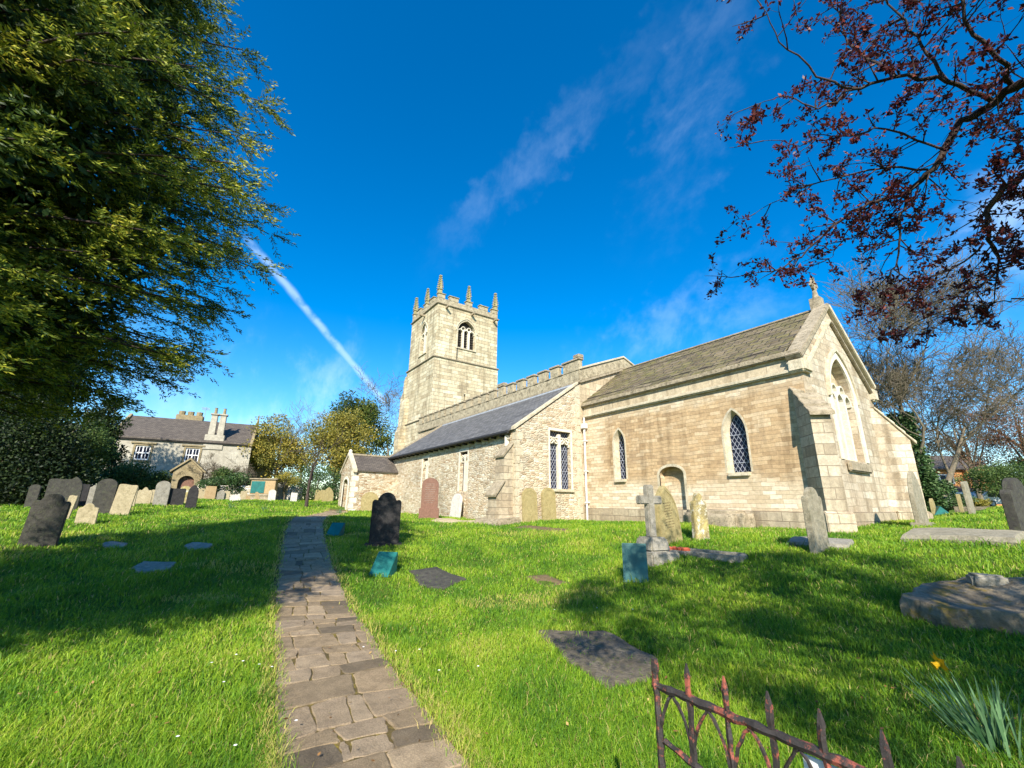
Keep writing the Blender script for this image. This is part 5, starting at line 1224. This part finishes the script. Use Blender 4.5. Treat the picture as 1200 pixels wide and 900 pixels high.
# purple-leaved tree: trunk outside the right of the frame, boughs reaching over the view
def purple():
    base = Vector((3.6, 2.9, float(terr(3.6, 2.9)))); e = empty('purple_tree', base, 0, 'purple leaved cherry plum whose boughs hang across the upper right', 'tree')
    rs = random.Random(5); tr = MB(); br = MB()
    fork = base+Vector((-.1, .1, 2.6))
    tr.tube([base-Vector((0, 0, .2)), base+Vector((.05, 0, 1.2)), fork], [.19, .16, .13], 10); tr.build('trunk', 'barkdark', e, smooth=True)
    LP, LD, BIG = [], [], set()
    def twig(p, d, L, r, lev):
        pts = [Vector(p)]; dd = Vector(d); q = Vector(p); n = 4
        for i in range(n):
            dd = (dd+Vector((rs.gauss(0, .16), rs.gauss(0, .16), rs.gauss(-.03, .14)))).normalized(); q = q+dd*L/n; pts.append(q.copy())
        br.tube(pts, [r*(1-.7*i/n) for i in range(n+1)], 4 if lev else 5, cap=False)
        cl_ = 3 if lev == 0 else 3
        for i in range(1, n+1):
            if rs.random() < (.50 if lev else .22):
                m_ = rs.randint(4, 10)
                for _ in range(m_):
                    LP.append(pts[i]+Vector((rs.gauss(0, .012), rs.gauss(0, .012), rs.gauss(0, .012)))); LD.append((rs.gauss(0, 1)+dd.x*.4, rs.gauss(0, 1)+dd.y*.4, rs.gauss(0, .9)+.1))
        if lev < 2:
            for j in range(rs.randint(1, 3)):
                t = rs.uniform(.25, 1)*n; i = min(int(t), n-1); s = pts[i].lerp(pts[i+1], t-i); ax = dd.orthogonal().normalized(); ax.rotate(Matrix.Rotation(rs.uniform(0, 6.28), 3, dd))
                twig(s, (dd*.7+ax*.8+Vector((0, 0, -.12))).normalized(), L*rs.uniform(.45, .75), r*.55, lev+1)
    def limb(pts, r0, r1, dens=9, tl=(.25, .55), lead=True):
        P = []
        for a, b in zip(pts, pts[1:]):
            for i in range(4): P.append(a.lerp(b, i/4)+Vector([rs.gauss(0, .012) for _ in range(3)]))
        P.append(pts[-1]); m_ = len(P)
        br.tube(P, [.68*(r0+(r1-r0)*i/(m_-1)) for i in range(m_)], 6, cap=False)
        Lt = sum((b-a).length for a, b in zip(P, P[1:]))
        for k in range(int(Lt*dens*.9)):
            t = rs.uniform(.05, 1)*(m_-1); i = min(int(t), m_-2); s = P[i].lerp(P[i+1], t-i); d = (P[i+1]-P[i]).normalized(); ax = d.orthogonal().normalized(); ax.rotate(Matrix.Rotation(rs.uniform(0, 6.28), 3, d))
            twig(s, (d*.6+ax+Vector((0, 0, -.08))).normalized(), rs.uniform(*tl), .006, 0 if rs.random() < .6 else 1)
        twig(P[-1], (P[-1]-P[-2]).normalized(), .3, .005, 0)
    def W(*l): return [P3(x, y, d) for x, y, d in l]
    A_ = W((1290, 20, 2.9), (1215, 85, 3.1), (1165, 118, 3.3), (1127, 145, 3.4), (1090, 200, 3.5), (1064, 225, 3.6)); limb([fork, fork.lerp(A_[0], .5)+Vector((0, 0, .2))]+A_, .075, .026, 6, (.2, .5))
    limb(W((1064, 225, 3.6), (1015, 240, 3.7), (980, 260, 3.7), (940, 300, 3.8), (905, 318, 3.8), (866, 324, 3.85)), .022, .004, 12, (.15, .34))
    limb(W((1066, 225, 3.6), (1055, 262, 3.5), (1050, 310, 3.5), (1036, 345, 3.5)), .018, .004, 12, (.15, .35))
    limb(W((1165, 118, 3.3), (1110, 95, 3.2), (1050, 88, 3.3), (1000, 105, 3.4), (955, 90, 3.5), (912, 48, 3.5), (892, 6, 3.5)), .028, .004, 10, (.15, .36))
    limb(W((1050, 88, 3.3), (1005, 60, 3.6), (985, 30, 3.8), (965, -20, 3.9)), .018, .006, 12, (.2, .45))
    limb(W((1110, 95, 3.2), (1080, 50, 3.3), (1050, 20, 3.4), (1020, -30, 3.5)), .02, .006, 13, (.2, .45))
    limb(W((1190, 100, 3.2), (1160, 60, 3.0), (1130, 20, 3.0), (1120, -40, 3.0)), .025, .01, 13, (.2, .45))
    limb(W((1000, 105, 3.4), (960, 128, 3.5), (925, 112, 3.6), (888, 122, 3.65)), .012, .003, 12, (.12, .3))
    limb(W((1105, 175, 3.4), (1040, 150, 3.5), (985, 160, 3.6), (940, 170, 3.7), (895, 165, 3.7)), .014, .003, 12, (.15, .34))
    limb(W((1088, 200, 3.5), (1030, 195, 3.6), (975, 210, 3.7), (920, 225, 3.8), (885, 250, 3.8)), .014, .003, 12, (.15, .34))
    limb(W((1020, 240, 3.7), (985, 285, 3.8), (968, 305, 3.8)), .010, .003, 11, (.12, .3))
    G_ = W((1330, 150, 2.6), (1240, 185, 2.8), (1195, 205, 2.9), (1160, 243, 3.0), (1153, 272, 3.05), (1172, 300, 3.1), (1168, 326, 3.1)); limb([fork, fork.lerp(G_[0], .5)]+G_, .055, .008, 6, (.15, .3))
    limb(W((1155, 284, 3.05), (1119, 316, 3.1), (1086, 336, 3.2), (1058, 350, 3.2)), .011, .003, 11, (.12, .28))
    limb(W((1250, 262, 2.7), (1200, 292, 2.9), (1174, 314, 3.05), (1140, 345, 3.1), (1100, 366, 3.2)), .014, .003, 12, (.12, .3))
    limb(W((1260, 350, 2.6), (1212, 350, 2.8), (1170, 356, 2.95), (1135, 362, 3.05)), .012, .003, 6, (.12, .26))
    limb(W((1290, 250, 2.6), (1230, 215, 2.8), (1190, 160, 3.0), (1170, 130, 3.0)), .02, .004, 6, (.12, .28))
    # the rest of the crown: boughs above and behind the viewer that throw the dappled shade
    done = 0
    for k in range(3000):
        gx, gy = (rs.uniform(-6, 2.5), rs.uniform(3.4, 9.5)) if k % 3 else (rs.uniform(-.2, 1.8), rs.uniform(1.8, 3.1))
        hgt = rs.uniform(2.6, 6.0); q = Vector((gx, gy, -1.3))+sdir*(hgt/sdir.z)
        if math.hypot(gx-(FLW.x-.45), gy-(FLW.y+.38)) < .75: continue
        if (q-fork).length > 5.4 or (q-Vector((0, 0, 0))).length < 1.2: continue
        v = q/q.length; fz = v.dot(Vector(_f))
        if fz > .05 and abs(v.dot(Vector(_r)))/fz < 2.0 and v.dot(Vector(_u))/fz < 1.6: continue
        limb([fork, fork.lerp(q, .35)+Vector((0, 0, .35)), fork.lerp(q, .7)+Vector((0, 0, .2)), q], .035, .006, 5.5, (.35, .8)); done += 1
        for _ in range(700):
            BIG.add(len(LP)); LP.append(q+Vector((rs.gauss(0, .17), rs.gauss(0, .17), rs.gauss(0, .12)))); LD.append((rs.gauss(0, 1), rs.gauss(0, 1), rs.gauss(0, 1)))
        if done >= 135: break
    print('shade limbs', done)
    br.build('branches', 'barkdark', e, smooth=True, recalc=False)
    LPn = np.array([tuple(v) for v in LP]); LDn = np.array(LD); print('purple leaves', len(LPn))
    L = rng.uniform(.024, .048, len(LPn)); L[np.array(sorted(BIG))] *= 1.7; rv = np.clip(rng.beta(2, 3, len(LPn)), 0, 1)
    quads('leaves', leaves(LPn, LDn, L, L*.45), 'purple', e, rv)
purple()

# ------------------------------------------------------------------ grass
def inpoly(x, y, poly):
    r = np.zeros(len(x), bool); n = len(poly)
    for i in range(n):
        x0, y0 = poly[i]; x1, y1 = poly[(i+1) % n]
        c_ = ((y0 > y) != (y1 > y)) & (x < (x1-x0)*(y-y0)/((y1-y0) or 1e-9)+x0); r ^= c_
    return r
def grass():
    n = 980000; th = YAW+rng.uniform(-1.15, 1.15, n); r = np.exp(rng.uniform(math.log(1.1), math.log(42), n)); x = r*np.cos(th); y = r*np.sin(th)
    pp = np.array([tuple(p) for p in cl]); keep = np.ones(n, bool)
    dmin = np.full(n, 9.)
    for p in pp: dmin = np.minimum(dmin, np.hypot(x-p[0], y-p[1]))
    edge = PATHW-.02+rng.normal(0, .045, n); keep &= dmin > edge
    keep &= ~((x < -4.6) & (y > 12.95)) & ~((x < -13.2) & (y > 9.4)) & ~((x < -25.4) & (x > -28.1) & (y > 6.85))
    for f_ in FOOT[:-1]: keep &= ~(inpoly(x, y, f_) & (rng.random(n) > .045))
    x, y, r, dmin = x[keep], y[keep], r[keep], dmin[keep]; n = len(x); z = terr(x, y)
    tuft = .5+.5*np.sin(x*3.1+2*np.sin(y*2.3))*np.cos(y*3.7+np.sin(x*1.9)); pat = .5+.5*np.sin(x*.9+1.7*np.sin(y*.7)+.8)*np.cos(y*1.1+.6*np.sin(x*1.4))
    h = (.026+.045*rng.random(n)+.042*tuft**1.5)*(1+.25*(r > 10)); h *= np.where(rng.random(n) > .985, 1.7, 1)
    tz = np.zeros(n)
    for tx_, ty_ in zip(rng.uniform(-14, 4, 260), rng.uniform(-2, 12, 260)): tz += np.exp(-((x-tx_)**2+(y-ty_)**2)/(2*.09**2))
    h = h*(1+.9*np.clip(tz, 0, 1)*(r < 12))
    wd = .0029*np.maximum(1, r/2.6)**.95*rng.uniform(.7, 1.3, n)
    a = rng.uniform(0, 6.28, n); lean = rng.uniform(.2, 1.25, n); wind = .30
    dx = np.cos(a)*lean+wind*-.3; dy = np.sin(a)*lean+wind*.4
    b = np.stack([x, y, z-.004], 1); mid = b+np.stack([dx*h*.35, dy*h*.35, h*.6], 1); tip = b+np.stack([dx*h*.95, dy*h*.95, h*(1-.28*lean)], 1)
    sa = rng.uniform(0, 6.28, n); s = np.stack([np.cos(sa), np.sin(sa), np.zeros(n)], 1)*wd[:, None]
    pat2 = .5+.5*np.sin(x*2.1+y*1.3+2*np.sin(y*1.7-x)); rv = np.clip(.10+.30*pat+.22*tuft+.18*pat2+rng.normal(0, .15, n), 0, .93); rv = rv-.18*np.clip(tz, 0, 1)
    worn = np.sin(x*.7+2.1)*np.cos(y*.9-.7)+.5*np.sin(x*2.7-y*1.9); wn = (worn > 1.0)
    h_w = np.where(wn, .55, 1.); rv = np.where(wn & (rng.random(n) > .6), rng.uniform(.8, 1, n), rv); rv = np.clip(rv, 0, 1)
    rv = np.where(rng.random(n) > .97, 1., rv); rv = np.where((dmin < PATHW+.12) & (rng.random(n) > .6), rng.uniform(.85, 1, n), rv)
    # quad (base-mid) + tri (mid-tip) as two quads sharing positions
    q1 = np.stack([b-s/2, b+s/2, mid+s*.42, mid-s*.42], 1); 
    t1 = np.stack([mid-s*.42, mid+s*.42, tip], 1)
    co = np.concatenate([q1.reshape(-1, 3), t1.reshape(-1, 3)]); n4, n3 = n*4, n*3
    me = bpy.data.meshes.new('grass'); me.vertices.add(len(co)); me.vertices.foreach_set('co', co.ravel()); me.loops.add(len(co)); me.loops.foreach_set('vertex_index', np.arange(len(co)))
    me.polygons.add(2*n); me.polygons.foreach_set('loop_start', np.concatenate([np.arange(n)*4, n4+np.arange(n)*3])); me.polygons.foreach_set('loop_total', np.concatenate([np.full(n, 4), np.full(n, 3)]))
    me.update(calc_edges=True); at_ = me.attributes.new('rnd', 'FLOAT', 'POINT'); at_.data.foreach_set('value', np.concatenate([np.repeat(rv, 4), np.repeat(rv, 3)]))
    me.materials.append(M['grass']); o = bpy.data.objects.new('grass', me); COL.objects.link(o); tag(o, 'short bright green grass covering the churchyard lawn', 'grass', kind='stuff')
grass()
# daisies
dm = MB()
for (px, py) in ((275, 778), (283, 786), (302, 790), (317, 793), (246, 788), (260, 812), (425, 768), (463, 773), (491, 771), (514, 797), (273, 891), (205, 880), (345, 860), (700, 720), (742, 722), (560, 792), (650, 722)):
    q = G(px, py)+Vector((0, 0, .075)); n_ = 8
    dm.add([q]+[q+Vector((.011*math.cos(a), .011*math.sin(a), .004)) for a in np.linspace(0, 6.28, n_+1)[:-1]], [(0, i+1, (i+1) % n_+1) for i in range(n_)])
o = dm.build('daisies', 'daisy', None, recalc=False); tag(o, 'tiny white daisies scattered in the lawn by the path', 'daisies', kind='stuff')
n = 420; th = YAW+rng.uniform(-1.0, 1.0, n); r = np.exp(rng.uniform(math.log(2.5), math.log(16), n)); x = r*np.cos(th); y = r*np.sin(th)
z = terr(x, y)+.03+.03*rng.random(n); dd_ = np.stack([rng.normal(size=n), rng.normal(size=n), rng.normal(0, .35, n)], 1)
M['dead'] = leafmat('dead_leaf', [(0, (.16, .07, .03)), (.6, (.34, .18, .06)), (1, (.55, .40, .16))], .2)
o = quads('fallen_leaves', leaves(np.stack([x, y, z], 1), dd_, rng.uniform(.02, .045, n), .02, np.array([0, 0, 1])[None]+rng.normal(0, .4, (n, 3))), 'dead'); tag(o, 'scattered brown fallen leaves in the grass', 'leaves', kind='stuff')
# daffodils
def daffodil(c, n, Lr, label, flower=None, lean=(0, 0)):
    e = empty('daffodil_clump', c, 0, label, 'daffodils', 'clumps of daffodil leaves'); mb = MB()
    for i in range(n):
        a = rng.uniform(0, 6.28); rr = rng.uniform(0, .16); b0 = c+Vector((rr*math.cos(a), rr*math.sin(a), -.02)); d = Vector((math.cos(a)*.35+lean[0]+rng.normal(0, .15), math.sin(a)*.35+lean[1]+rng.normal(0, .15), 1)).normalized(); L = rng.uniform(*Lr); s = Vector((-math.sin(a), math.cos(a), 0))*.0065
        pts = [b0+d*L*t+Vector((d.x, d.y, 0))*.35*L*t*t-Vector((0, 0, .14*L*t*t)) for t in (0, .3, .6, .85, 1)]
        for k in range(4):
            f0, f1 = (1, 1.1, 1, .7, .1)[k], (1, 1.1, 1, .7, .1)[k+1]; mb.add([pts[k]-s*f0, pts[k]+s*f0, pts[k+1]+s*f1, pts[k+1]-s*f1], [(0, 1, 2, 3)])
    o = mb.build('leaves', 'daff', e, recalc=False); at_ = o.data.attributes.new('rnd', 'FLOAT', 'POINT'); at_.data.foreach_set('value', np.repeat(rng.random(len(mb.v)//4), 4))
    if flower is not None:
        top = flower; MB().tube([c, c.lerp(top, .6)+Vector((0, 0, .08)), top+Vector((.02, 0, .03)), top], [.005, .004, .003, .003], 5).build('stem', 'daff', e)
        fm = MB(); ax = Vector((-.5, -.5, -.35)).normalized(); u = ax.orthogonal().normalized(); v = ax.cross(u)
        for k in range(6):
            t = k*math.pi/3; r_ = (u*math.cos(t)+v*math.sin(t)); s_ = ax.cross(r_); fm.add([top, top+r_*.035+s_*.022, top+r_*.078-ax*.01, top+r_*.035-s_*.022], [(0, 1, 2, 3)])
        fm.build('petals', 'yellow', e, recalc=False); MB().tube([top, top+ax*.026, top+ax*.046], [.014, .017, .025], 9).build('trumpet', 'yellow', e)
c = G(1165, 880); fl = P3(1101, 777, (Vector(c).dot(Vector(_f)))*1.12); daffodil(c, 90, (.28, .52), 'clump of daffodil leaves with one drooping yellow flower in the bottom right corner', fl, (-.25, .1))
daffodil(D(270, 598, 20), 30, (.2, .35), 'daffodil clump in the far lawn left of the path'); daffodil(D(310, 600, 19), 30, (.2, .35), 'daffodil clump in the far lawn near the noticeboard')
daffodil(D(398, 597, 21), 40, (.2, .38), 'daffodil clump beside the church porch')
for m in list(bpy.data.meshes):
    if m.users == 0: bpy.data.meshes.remove(m)
